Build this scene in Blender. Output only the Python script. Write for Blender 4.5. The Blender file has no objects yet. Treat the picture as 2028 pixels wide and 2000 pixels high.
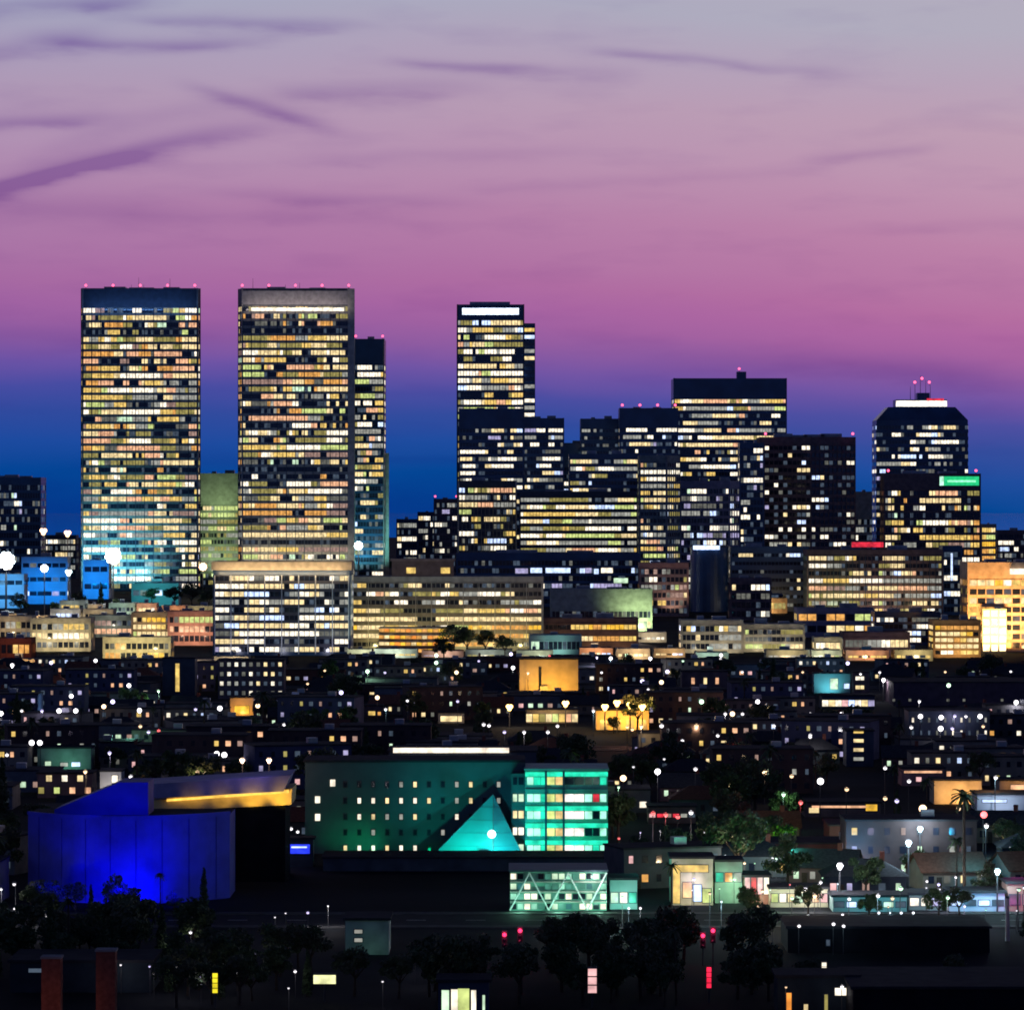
import bpy, math, random
from mathutils import Vector

# ------------------------------------------------------------------ camera, sky, exposure
C = bpy.context.scene.collection
F = 7700.0                       # focal length in pixels of the 2028 px wide photograph
H = 62.0                         # camera height on the hill
HY = 1010.0                      # horizon row
sc = bpy.context.scene
cam_d = bpy.data.cameras.new('camera')
cam = bpy.data.objects.new('camera', cam_d); C.objects.link(cam)
cam.location = (0, 0, H); cam.rotation_euler = (math.radians(90), 0, 0)
cam_d.sensor_width = 36; cam_d.lens = 36 * F / 2028
cam_d.shift_y = (HY - 1000) / 2028
cam_d.clip_start = 1; cam_d.clip_end = 90000
sc.camera = cam
sc.view_settings.view_transform = 'Standard'
sc.view_settings.look = 'None'
sc.view_settings.exposure = 0
sc.view_settings.gamma = 1
sc.cycles.use_denoising = True
sc.cycles.filter_width = 1.8
sc.cycles.sample_clamp_indirect = 2.0
sc.cycles.max_bounces = 5
sc.cycles.diffuse_bounces = 2
sc.cycles.glossy_bounces = 2

def s2l(c):
    return tuple(((v / 255) / 12.92 if v / 255 <= .04045 else ((v / 255 + .055) / 1.055) ** 2.4) for v in c)

W = bpy.data.worlds.new('World'); sc.world = W; W.use_nodes = True
nt = W.node_tree; N = nt.nodes; LK = nt.links; N.clear()
def nd(t, **k):
    n = N.new(t)
    for a, b in k.items(): setattr(n, a, b)
    return n
def mth(op, a, b=None, c=None, clamp=False):
    n = nd('ShaderNodeMath', operation=op, use_clamp=clamp)
    for i, v in enumerate((a, b, c)):
        if v is None: continue
        if isinstance(v, (int, float)): n.inputs[i].default_value = v
        else: LK.new(v, n.inputs[i])
    return n.outputs[0]
tc = nd('ShaderNodeTexCoord')
sep = nd('ShaderNodeSeparateXYZ'); LK.new(tc.outputs['Generated'], sep.inputs[0])
dx, dy, dz = sep.outputs
hyp = mth('SQRT', mth('ADD', mth('MULTIPLY', dx, dx), mth('MULTIPLY', dy, dy)))
V = mth('MULTIPLY', mth('DIVIDE', dz, mth('MAXIMUM', hyp, .001)), F)      # height above the horizon
U = mth('MULTIPLY', mth('ARCTAN2', dx, dy), F)                             # azimuth, same scale
Uc = mth('MINIMUM', mth('MAXIMUM', U, -2600.0), 2600.0)
# soft wobble of the bands
nz = nd('ShaderNodeTexNoise'); nz.inputs['Scale'].default_value = 1.0; nz.inputs['Detail'].default_value = 3
cb = nd('ShaderNodeCombineXYZ'); LK.new(mth('MULTIPLY', U, 1 / 700.0), cb.inputs[0]); LK.new(mth('MULTIPLY', V, 1 / 170.0), cb.inputs[1])
LK.new(cb.outputs[0], nz.inputs['Vector'])
wob = mth('SUBTRACT', nz.outputs['Fac'], .5)
Vt = mth('ADD', mth('ADD', V, mth('ADD', mth('MULTIPLY', Uc, .012), mth('MULTIPLY', mth('MAXIMUM', Uc, 0.0), .06))), mth('MULTIPLY', wob, 60.0))
t = mth('DIVIDE', Vt, 1100.0, clamp=True)
ramp = nd('ShaderNodeValToRGB'); LK.new(t, ramp.inputs[0])
stops = [(0, (4, 58, 138)), (70, (4, 70, 148)), (130, (30, 76, 158)), (180, (50, 76, 157)), (230, (74, 78, 161)), (280, (112, 85, 164)), (330, (142, 92, 160)), (365, (158, 97, 160)),
         (405, (166, 101, 161)), (450, (172, 108, 161)), (500, (175, 117, 164)), (590, (179, 128, 168)), (710, (182, 147, 177)), (810, (181, 155, 180)), (900, (175, 161, 185)), (1010, (169, 170, 190))]
els = ramp.color_ramp.elements
for i, (y, c) in enumerate(stops):
    e = els[i] if i < 2 else els.new(y / 1100)
    e.position = y / 1100; e.color = (*s2l(c), 1)
# wisps of cirrus, each a soft curved streak
G = bpy.data.node_groups.new('streak', 'ShaderNodeTree')
for nm in ('U', 'V', 'u0', 'v0', 'slope', 'curve', 'width', 'half', 'amp'):
    G.interface.new_socket(nm, in_out='INPUT', socket_type='NodeSocketFloat')
G.interface.new_socket('d', in_out='OUTPUT', socket_type='NodeSocketFloat')
gi = G.nodes.new('NodeGroupInput'); go = G.nodes.new('NodeGroupOutput')
def gm(op, a, b=None, clamp=False):
    n = G.nodes.new('ShaderNodeMath'); n.operation = op; n.use_clamp = clamp
    for i, v in enumerate((a, b)):
        if v is None: continue
        if isinstance(v, (int, float)): n.inputs[i].default_value = v
        else: G.links.new(v, n.inputs[i])
    return n.outputs[0]
I = gi.outputs
du = gm('SUBTRACT', I['U'], I['u0'])
cur = gm('ADD', gm('MULTIPLY', du, I['slope']), gm('MULTIPLY', gm('MULTIPLY', du, du), I['curve']))
dv = gm('DIVIDE', gm('SUBTRACT', gm('SUBTRACT', I['V'], I['v0']), cur), I['width'])
g1 = gm('EXPONENT', gm('MULTIPLY', gm('MULTIPLY', dv, dv), -1))
rr = gm('DIVIDE', du, I['half']); r2 = gm('MULTIPLY', rr, rr)
win = gm('EXPONENT', gm('MULTIPLY', gm('MULTIPLY', r2, r2), -1))
G.links.new(gm('MULTIPLY', gm('MULTIPLY', g1, win), I['amp']), go.inputs[0])
nz2 = nd('ShaderNodeTexNoise'); nz2.inputs['Scale'].default_value = 1; nz2.inputs['Detail'].default_value = 5
cb2 = nd('ShaderNodeCombineXYZ'); LK.new(mth('MULTIPLY', U, 1 / 260.0), cb2.inputs[0]); LK.new(mth('MULTIPLY', V, 1 / 60.0), cb2.inputs[1])
LK.new(cb2.outputs[0], nz2.inputs['Vector'])
Vw = mth('ADD', V, mth('MULTIPLY', mth('SUBTRACT', nz2.outputs['Fac'], .5), 42.0))
tot = None
D_ = 1 / .9526
for (px, py, sl, cv, wd, hf, am) in [
        (180, 312, .27, -.00018, 15, 290, .95), (60, 342, .26, 0, 10, 150, .5), (490, 205, -.26, 0, 11, 120, .7), (880, 131, -.06, .0001, 9, 130, .95), (1050, 137, 0, 0, 10, 130, .35),
        (710, 170, .03, -.0001, 14, 190, .5), (1280, 115, -.125, 0, 8, 135, .8), (1480, 132, -.02, 0, 8, 90, .3), (1640, 296, .08, 0, 9, 110, .5), (270, 92, 0, .0003, 11, 170, .65),
        (470, 48, -.02, 0, 10, 200, .6), (90, 22, .1, 0, 14, 170, .7), (60, 236, .05, 0, 12, 150, .55), (840, 298, .03, 0, 12, 260, .35), (1200, 345, .05, 0, 10, 300, .25),
        (640, 378, -.04, 0, 10, 230, .35), (60, 400, .0, 0, 22, 260, .35), (1560, 690, -.04, -.0002, 22, 330, .35), (180, 640, .0, 0, 16, 240, .25), (430, 415, .02, 0, 16, 330, .22),
        (280, 235, .25, -.0004, 18, 200, .3), (60, 95, .2, 0, 16, 120, .45), (950, 870, 0, 0, 7, 420, .35), (1850, 430, .05, 0, 10, 200, .2)]:
    g = nd('ShaderNodeGroup'); g.node_tree = G
    LK.new(U, g.inputs['U']); LK.new(Vw, g.inputs['V'])
    for k, v in zip(('u0', 'v0', 'slope', 'curve', 'width', 'half', 'amp'), (px * D_ - 1014, HY - py * D_, sl, cv, wd * 1.35, hf * 1.15, am * (1.25 if px < 700 else 1.0))):
        g.inputs[k].default_value = v
    tot = g.outputs[0] if tot is None else mth('ADD', tot, g.outputs[0])
tot = mth('MULTIPLY', tot, mth('ADD', mth('MULTIPLY', nz2.outputs['Fac'], 1.1), .1))
tot = mth('ADD', tot, mth('MULTIPLY', mth('MAXIMUM', mth('SUBTRACT', nz2.outputs['Fac'], .50), 0.0), .75))
tot = mth('MINIMUM', tot, .85)
mx = nd('ShaderNodeMix', data_type='RGBA', blend_type='MULTIPLY'); LK.new(tot, mx.inputs['Factor']); LK.new(ramp.outputs[0], mx.inputs[6])
mx.inputs[7].default_value = (.52, .40, .72, 1)
tint = nd('ShaderNodeMix', data_type='RGBA'); LK.new(mth('ADD', mth('MULTIPLY', Uc, 1 / 2028), .5, clamp=True), tint.inputs['Factor'])
tint.inputs[6].default_value = (.93, .96, 1.02, 1); tint.inputs[7].default_value = (1.13, 1.04, 1.0, 1)
mxt = nd('ShaderNodeMix', data_type='RGBA', blend_type='MULTIPLY'); mxt.inputs['Factor'].default_value = 1; LK.new(mx.outputs[2], mxt.inputs[6]); LK.new(tint.outputs[2], mxt.inputs[7])
mx = mxt
# overhead and behind the viewer the sky is already night blue
ov = nd('ShaderNodeMapRange'); LK.new(V, ov.inputs[0]); ov.inputs[1].default_value = 1050; ov.inputs[2].default_value = 2900
ov.interpolation_type = 'SMOOTHSTEP'
bh = nd('ShaderNodeMapRange'); LK.new(dy, bh.inputs[0]); bh.inputs[1].default_value = .75; bh.inputs[2].default_value = -.35
bh.interpolation_type = 'SMOOTHSTEP'
dk = mth('MAXIMUM', ov.outputs[0], bh.outputs[0])
sky = nd('ShaderNodeTexSky'); sky.sky_type = 'NISHITA'; sky.sun_disc = False
sky.sun_elevation = math.radians(-2.0); sky.sun_rotation = math.radians(8)
sk = nd('ShaderNodeMix', data_type='RGBA', blend_type='ADD'); sk.inputs['Factor'].default_value = .05
sk.inputs[6].default_value = (.055, .095, .30, 1); LK.new(sky.outputs[0], sk.inputs[7])
zn = nd('ShaderNodeMapRange'); LK.new(dz, zn.inputs[0]); zn.inputs[1].default_value = .15; zn.inputs[2].default_value = .75
zm = nd('ShaderNodeMix', data_type='RGBA'); LK.new(zn.outputs[0], zm.inputs['Factor']); LK.new(sk.outputs[2], zm.inputs[6]); zm.inputs[7].default_value = (.004, .007, .030, 1)
mx2 = nd('ShaderNodeMix', data_type='RGBA'); LK.new(dk, mx2.inputs['Factor']); LK.new(mx.outputs[2], mx2.inputs[6]); LK.new(zm.outputs[2], mx2.inputs[7])
bg = nd('ShaderNodeBackground'); LK.new(mx2.outputs[2], bg.inputs[0]); bg.inputs[1].default_value = 1
out = nd('ShaderNodeOutputWorld'); LK.new(bg.outputs[0], out.inputs[0])

# ------------------------------------------------------------------ placing helpers
R = random.Random(7)
def gz(D):
    if D < 400: return 60 * (1 - max(D, 0) / 400) ** 1.5
    if D < 1200: return 0.0
    if D < 2400: return 12 * (D - 1200) / 1200
    return 12.0
def X(px, D): return (px - 1014) * D / F
def Z(py, D): return H - (py - HY) * D / F
def Dof(py):
    a, b = 420.0, 9000.0
    for _ in range(50):
        m = (a + b) / 2
        if HY + (H - gz(m)) * F / m > py: a = m
        else: b = m
    return a
def m_px(px, D): return px * D / F

# ------------------------------------------------------------------ materials
MATS = {}
def mat(name, col, rough=.8, metal=0, vary=.25, scale=.4, spec=.4, bump=0):
    if name in MATS: return MATS[name]
    m = bpy.data.materials.new(name); m.use_nodes = True
    n = m.node_tree.nodes; l = m.node_tree.links; b = n['Principled BSDF']
    b.inputs['Roughness'].default_value = rough; b.inputs['Metallic'].default_value = metal
    b.inputs['Specular IOR Level'].default_value = spec if rough < .8 else .04
    if vary:
        t_ = n.new('ShaderNodeTexCoord'); z = n.new('ShaderNodeTexNoise'); z.inputs['Scale'].default_value = scale; z.inputs['Detail'].default_value = 6
        l.new(t_.outputs['Object'], z.inputs['Vector'])
        r = n.new('ShaderNodeValToRGB'); l.new(z.outputs['Fac'], r.inputs[0])
        r.color_ramp.elements[0].position = .3; r.color_ramp.elements[1].position = .7
        r.color_ramp.elements[0].color = (*[c * (1 - vary) for c in col], 1); r.color_ramp.elements[1].color = (*[min(1, c * (1 + vary)) for c in col], 1)
        l.new(r.outputs[0], b.inputs['Base Color'])
        if bump:
            bp = n.new('ShaderNodeBump'); bp.inputs['Strength'].default_value = bump; l.new(z.outputs['Fac'], bp.inputs['Height']); l.new(bp.outputs[0], b.inputs['Normal'])
    else: b.inputs['Base Color'].default_value = (*col, 1)
    MATS[name] = m; return m
def lit(name, col, k=1.0, base=(.02, .02, .02), scale=.55, samp=False, vary=.45):
    key = 'lit_' + name
    if key in MATS: return MATS[key]
    m = bpy.data.materials.new(key); m.use_nodes = True
    n = m.node_tree.nodes; l = m.node_tree.links; b = n['Principled BSDF']
    b.inputs['Base Color'].default_value = (*base, 1); b.inputs['Roughness'].default_value = .3
    b.inputs['Emission Color'].default_value = (*col, 1)
    if vary:
        t_ = n.new('ShaderNodeTexCoord'); z = n.new('ShaderNodeTexNoise'); z.inputs['Scale'].default_value = scale; z.inputs['Detail'].default_value = 3
        l.new(t_.outputs['Object'], z.inputs['Vector'])
        r = n.new('ShaderNodeMapRange'); r.inputs[1].default_value = .3; r.inputs[2].default_value = .7
        r.inputs[3].default_value = k * (1 - vary); r.inputs[4].default_value = k * (1 + vary)
        l.new(z.outputs['Fac'], r.inputs[0]); l.new(r.outputs[0], b.inputs['Emission Strength'])
    else: b.inputs['Emission Strength'].default_value = k
    if not samp: m.cycles.emission_sampling = 'NONE'
    MATS[key] = m; return m
LIT = dict(white=(1.35, 1.2, .95), cream=(1.05, .80, .40), yellow=(.90, .60, .16), amber=(.80, .38, .09), peach=(.95, .50, .28), olive=(.32, .27, .08),
           dim=(.13, .13, .11), grey=(.34, .34, .30), mint=(.65, .9, .62), cool=(.8, 1.0, 1.5), lav=(.42, .38, .62), teal=(.02, .55, .33), red=(.8, .03, .06),
           orange=(1.0, .33, .05), pink=(1.0, .55, .55), slate=(.05, .07, .10), lime=(.62, .72, .24), gold=(1.0, .55, .05), rose=(.35, .22, .18))
for k_, v_ in LIT.items(): lit(k_, v_)
GLASS = mat('dark_glass', (.016, .02, .035), .12, vary=.3, scale=.2, spec=.6)
NAVY = mat('navy_glass', (.022, .065, .14), .3, vary=.3, scale=.1, spec=.6)
CONC = mat('concrete', (.22, .22, .22), .85)
PALEC = mat('pale_concrete', (.42, .40, .36), .8)
DARKC = mat('dark_cladding', (.04, .055, .085), .6)
BROWN = mat('brown_stone', (.17, .12, .12), .8)
BEIGE = mat('beige_stucco', (.40, .33, .24), .9)
CREAM = mat('cream_stucco', (.52, .46, .34), .9)
PINKS = mat('pink_stucco', (.42, .25, .20), .9)
WHITEP = mat('white_paint', (.72, .72, .70), .6, vary=.1)
GREYG = mat('grey_green_cladding', (.20, .24, .22), .7)
LAVG = mat('violet_grey_cladding', (.20, .20, .28), .7)
METAL = mat('galvanised_metal', (.30, .31, .33), .45, .7)
POLE = mat('dark_pole', (.06, .06, .065), .5, .4)
ROOFD = mat('dark_roof', (.035, .035, .04), .9)
TILE = mat('clay_tile', (.17, .07, .045), .85, scale=2)
SHING = mat('asphalt_shingle', (.05, .05, .055), .95, scale=2)
BRICK = mat('red_brick', (.20, .07, .05), .9, scale=1.5)
BARK = mat('bark', (.06, .045, .035), .95, scale=3)
LEAF1 = mat('leaf_dark', (.04, .07, .025), .7, vary=.55, scale=.6)
LEAF2 = mat('leaf_mid', (.06, .09, .03), .7, vary=.55, scale=.6)
LEAF3 = mat('leaf_olive', (.075, .085, .04), .7, vary=.5, scale=.6)
BLUEW = mat('pale_blue_panel', (.50, .52, .60), .6, vary=.12, scale=.15)
TEALW = mat('blue_green_panel', (.30, .42, .40), .7, vary=.2, scale=.15)

# ------------------------------------------------------------------ mesh builder
class MB:
    def __init__(s): s.v = []; s.f = []; s.m = []; s.mats = []
    def mi(s, m):
        if m not in s.mats: s.mats.append(m)
        return s.mats.index(m)
    def poly(s, pts, m):
        i = len(s.v); s.v += [tuple(p) for p in pts]; s.f.append(tuple(range(i, i + len(pts)))); s.m.append(s.mi(m))
    def box(s, x0, x1, y0, y1, z0, z1, m):
        i = len(s.v)
        s.v += [(x0, y0, z0), (x1, y0, z0), (x1, y1, z0), (x0, y1, z0), (x0, y0, z1), (x1, y0, z1), (x1, y1, z1), (x0, y1, z1)]
        k = s.mi(m)
        for f in ((3, 2, 1, 0), (4, 5, 6, 7), (0, 1, 5, 4), (1, 2, 6, 5), (2, 3, 7, 6), (3, 0, 4, 7)):
            s.f.append(tuple(i + a for a in f)); s.m.append(k)
    def prism(s, plan, z0, z1, m, top=None, plan2=None):
        n = len(plan); i = len(s.v); p2 = plan2 or plan
        s.v += [(x, y, z0) for x, y in plan] + [(x, y, z1) for x, y in p2]
        k = s.mi(m)
        for a in range(n):
            b = (a + 1) % n; s.f.append((i + a, i + b, i + n + b, i + n + a)); s.m.append(k)
        s.f.append(tuple(i + n + a for a in range(n))); s.m.append(s.mi(top or m))
        s.f.append(tuple(i + a for a in reversed(range(n)))); s.m.append(k)
    def ebox(s, p, q, t0, t1, z0, z1, m, a=0.0, b=None):
        """box along edge p->q between distances a..b, from t0 to t1 outward of the edge"""
        L = math.hypot(q[0] - p[0], q[1] - p[1]); ux, uy = (q[0] - p[0]) / L, (q[1] - p[1]) / L; nx, ny = uy, -ux
        if b is None: b = L
        def P(d, t): return (p[0] + ux * d + nx * t, p[1] + uy * d + ny * t)
        s.prism([P(a, t1), P(b, t1), P(b, t0), P(a, t0)], z0, z1, m)
    def equad(s, p, q, t, a, b, z0, z1, m):
        L = math.hypot(q[0] - p[0], q[1] - p[1]); ux, uy = (q[0] - p[0]) / L, (q[1] - p[1]) / L; nx, ny = uy, -ux
        A = (p[0] + ux * a + nx * t, p[1] + uy * a + ny * t); B = (p[0] + ux * b + nx * t, p[1] + uy * b + ny * t)
        s.poly([(*A, z0), (*B, z0), (*B, z1), (*A, z1)], m)
    def tube(s, p, q, r0, r1, m, n=8):
        p = Vector(p); q = Vector(q); d = (q - p).normalized()
        a = d.orthogonal().normalized(); b = d.cross(a); i = len(s.v); k = s.mi(m)
        for c, r in ((p, r0), (q, r1)):
            for j in range(n):
                t_ = 2 * math.pi * j / n; s.v.append(tuple(c + (a * math.cos(t_) + b * math.sin(t_)) * r))
        for j in range(n):
            h = (j + 1) % n; s.f.append((i + j, i + h, i + n + h, i + n + j)); s.m.append(k)
        s.f.append(tuple(i + n + j for j in range(n))); s.m.append(k)
        s.f.append(tuple(i + j for j in reversed(range(n)))); s.m.append(k)
    def ball(s, c, r, m, n=8, h=5, sz=1.0):
        i = len(s.v); k = s.mi(m)
        s.v.append((c[0], c[1], c[2] - r * sz))
        for a in range(1, h):
            ph = -math.pi / 2 + math.pi * a / h
            for b in range(n):
                t_ = 2 * math.pi * b / n; s.v.append((c[0] + r * math.cos(ph) * math.cos(t_), c[1] + r * math.cos(ph) * math.sin(t_), c[2] + r * sz * math.sin(ph)))
        s.v.append((c[0], c[1], c[2] + r * sz)); last = len(s.v) - 1
        for b in range(n):
            s.f.append((i, i + 1 + (b + 1) % n, i + 1 + b)); s.m.append(k)
            for a in range(h - 2):
                o = i + 1 + a * n; s.f.append((o + b, o + (b + 1) % n, o + n + (b + 1) % n, o + n + b)); s.m.append(k)
            o = i + 1 + (h - 2) * n; s.f.append((o + b, o + (b + 1) % n, last)); s.m.append(k)
    def build(s, name, parent=None, loc=None):
        me = bpy.data.meshes.new(name); me.from_pydata(s.v, [], s.f)
        for m in s.mats: me.materials.append(m)
        me.polygons.foreach_set('material_index', s.m); me.update()
        o = bpy.data.objects.new(name, me); C.objects.link(o)
        if parent: o.parent = parent
        if loc: o.location = loc
        return o
def root(name, label, cat, loc, rz=0, group=None):
    o = bpy.data.objects.new(name, None); C.objects.link(o); o.location = loc; o.rotation_euler = (0, 0, rz); o.empty_display_size = 1
    if label: o['label'] = label
    o['category'] = cat
    if group: o['group'] = group
    return o
def copy_tree(o, parent=None):
    c = o.copy(); C.objects.link(c); c.parent = parent
    for ch in KIDS.get(o.name, []): copy_tree(ch, c)
    return c
KIDS = {}
def index_kids(o):
    ks = [x for x in C.objects if x.parent == o]; KIDS[o.name] = ks
    for k in ks: index_kids(k)
def lamp_or_fill(parent, loc, power, col, r=.4, kind='POINT', aim=None, size=60, blend=.7):
    l = bpy.data.lights.new('lamp_or_fill', kind); l.energy = power; l.color = col
    if kind == 'AREA': l.shape = 'RECTANGLE'; l.size = size; l.size_y = r
    else: l.shadow_soft_size = r
    if kind == 'SPOT': l.spot_size = math.radians(size); l.spot_blend = blend
    o = bpy.data.objects.new('lamp_or_fill', l); C.objects.link(o); o.location = loc
    if parent: o.parent = parent
    if aim is not None:
        o.rotation_euler = (Vector(aim) - Vector(loc)).to_track_quat('-Z', 'Y').to_euler()
    return o
PROT = []                                        # (px0, px1, py0, py1, D): keep nearer fillers from hiding these
OCC = []                                         # occupied plots: (x, y, half width, half depth)
def occ(x, y, a, b): OCC.append((x, y, a, b))
def free(x, y, a, b):
    return all(abs(x - p) > a + c or abs(y - q) > b + d for p, q, c, d in OCC)

# ------------------------------------------------------------------ ground, roads
g = MB(); EARTH = mat('dark_ground', (.016, .018, .022), .95, vary=.5, scale=.03)
ys = [-3000, -800, -200] + list(range(0, 420, 40)) + [420, 600, 800, 1000, 1200, 1500, 1800, 2100, 2400, 3000, 5000, 9000, 20000, 60000]
xs = [-40000, -8000, -2000, -600, -200, 0, 200, 600, 2000, 8000, 40000]
for j, y in enumerate(ys):
    for x in xs: g.v.append((x, y, gz(y)))
k_ = g.mi(EARTH); n_ = len(xs)
for j in range(len(ys) - 1):
    for i in range(n_ - 1):
        g.f.append((j * n_ + i, j * n_ + i + 1, (j + 1) * n_ + i + 1, (j + 1) * n_ + i)); g.m.append(k_)
go_ = g.build('ground'); go_['kind'] = 'structure'
b = MB(); b.poly([(-40000, 7000, 12.6), (40000, 7000, 12.6), (40000, 59000, 12.6), (-40000, 59000, 12.6)], mat('haze_sheet_gloss', (.01, .04, .12), .03, vary=0, spec=.5)); o = b.build('haze_sheet'); o['kind'] = 'structure'  # glossy sheet added to give the far ground the blue of haze
ASPH = mat('asphalt', (.03, .03, .032), .85, vary=.25, scale=.5)
PAVE = mat('pavement_slabs', (.07, .07, .07), .85)
def road(D, w, name='road', x0=-400, x1=400):
    b = MB(); z = gz(D) + .04
    b.box(x0, x1, D - w / 2, D + w / 2, z - .3, z, ASPH); o = b.build(name); o['kind'] = 'structure'
    b = MB()
    for s in (-1, 1): b.box(x0, x1, D + s * (w / 2 + 1.5) - 1.49, D + s * (w / 2 + 1.5) + 1.49, z - .3, z + .12, PAVE)
    o = b.build('pavement'); o['kind'] = 'structure'
    b = MB(); x = x0
    while x < x1:
        b.box(x, x + 3, D - .08, D + .08, z, z + .006, WHITEP); x += 9
    o = b.build('road_markings'); o['kind'] = 'structure'
    occ(0, D, 500, w / 2 + 3.2)
road(588, 16, 'road', -160, 160)
road(1010, 12, 'road', -200, 200)
road(1330, 12, 'road', -260, 260)

# ------------------------------------------------------------------ generic high-rise
PAL = dict(
    warm=[('white', 4), ('cream', 9), ('yellow', 7), ('amber', 3.5), ('peach', 4), ('olive', 7), ('grey', 4), ('dim', 2), ('lime', 2), ('mint', .6), ('rose', 1.5)],
    cream=[('white', 7), ('cream', 7), ('yellow', 3), ('olive', 5), ('grey', 7), ('lime', 2), ('cool', 1), ('peach', 1)],
    white=[('white', 9), ('cream', 5), ('grey', 6), ('cool', 2), ('lav', 1), ('dim', 4)],
    cool=[('white', 6), ('cool', 4), ('grey', 6), ('lav', 4), ('dim', 5), ('mint', 2)],
    green=[('olive', 5), ('lime', 4), ('grey', 3), ('cream', 2), ('dim', 3)],
    gold=[('cream', 6), ('yellow', 8), ('gold', 4), ('amber', 4), ('lime', 2), ('white', 2)],
    mixed=[('cream', 5), ('white', 4), ('yellow', 3), ('lime', 2), ('grey', 4), ('cool', 1), ('peach', 2), ('rose', 2), ('olive', 4)],
    blue=[('cool', 6), ('white', 4), ('lav', 3), ('slate', 4)])
def pick(rg, pal):
    t_ = sum(w for _, w in PAL[pal]); r = rg.random() * t_
    for n, w in PAL[pal]:
        r -= w
        if r <= 0: return n
    return PAL[pal][-1][0]
def run_row(rg, n, p, pal, stay=.72, cstay=.74):
    out_, st, col = [], rg.random() < p, pick(rg, pal)
    for i in range(n):
        if rg.random() > stay: st = rg.random() < p
        if rg.random() > cstay: col = pick(rg, pal)
        out_.append(col if st else None)
    return out_
def facade(rt, plan, z0, z1, fh, pw, pal, lit_p, rg, wf=.62, wall=DARKC, band=None, mull=0, mullm=None, proud=.3, skip_edges=(), row_p=None, row_pal=None,
           bandm=None, stay=.60, glass=None, prev_full=.05, mw=.18):
    """storeys: one window_row part per storey, a spandrels part and a piers part"""
    n = max(1, int((z1 - z0) / fh)); fh = (z1 - z0) / n; edges = []
    k = len(plan)
    for i in range(k):
        p, q = plan[i], plan[(i + 1) % k]; L = math.hypot(q[0] - p[0], q[1] - p[1]); ny = -(q[0] - p[0]) / L
        if ny > .3 or i in skip_edges or L < 1.2: continue
        edges.append((p, q, L))
    sp = MB(); bandm = bandm or wall
    for r in range(n):
        b = MB(); za = z0 + r * fh + fh * (1 - wf) * .75; zb = za + fh * wf
        f = r / max(1, n - 1)
        pr = (row_p(f) if row_p else lit_p) * rg.uniform(.75, 1.45)
        if rg.random() < prev_full: pr = .95
        elif rg.random() < .05: pr = .12
        pl = row_pal(f) if row_pal else pal
        for (p, q, L) in edges:
            c = max(1, round(L / pw)); w = L / c; row = run_row(rg, c, min(.97, pr), pl, stay)
            for j, s in enumerate(row):
                m = MATS['lit_' + s] if s else (MATS['lit_slate'] if rg.random() < .18 else MATS['lit_dim'] if rg.random() < .07 else glass or GLASS)
                b.equad(p, q, .05, j * w + w * .06, (j + 1) * w - w * .06, za, zb, m)
        b.build('window_row', rt)
        for (p, q, L) in edges: sp.ebox(p, q, .0, proud, zb + .02, z0 + (r + 1) * fh + fh * (1 - wf) * .75 - .02 if r < n - 1 else z1, bandm, .35, L - .35)
    if wf < .95: sp.build('spandrels', rt)
    if mull:
        mb = MB()
        for (p, q, L) in edges:
            c = max(1, round(L / mull))
            for j in range(c + 1):
                d = min(max(L * j / c, .3), L - .3); mb.ebox(p, q, 0, proud + .22, z0, z1 - .05, mullm or wall, d - mw, d + mw)
        mb.build('facade_piers', rt)
def rect(x0, x1, D, dep): return [(X(x0, D), D), (X(x1, D), D), (X(x1, D), D + dep), (X(x0, D), D + dep)]
BEAC = lit('beacon_red', (1.0, .10, .22), 3.2, vary=0)
BEACW = lit('beacon_white', (1, 1, 1.2), 3, vary=0)
def beacons(rt, pts, m=None, r=.8):
    for p in pts:
        b = MB(); b.tube((p[0], p[1], p[2]), (p[0], p[1], p[2] + 1.2), .15, .15, POLE, 6); o = b.build('beacon_post', rt)
        b = MB(); b.ball((p[0], p[1], p[2] + 1.2 + r * .8), r, m or BEAC); b.build('beacon_lamp', o)
NB = [0]
def ML_(n): return MATS['lit_' + n]
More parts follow.
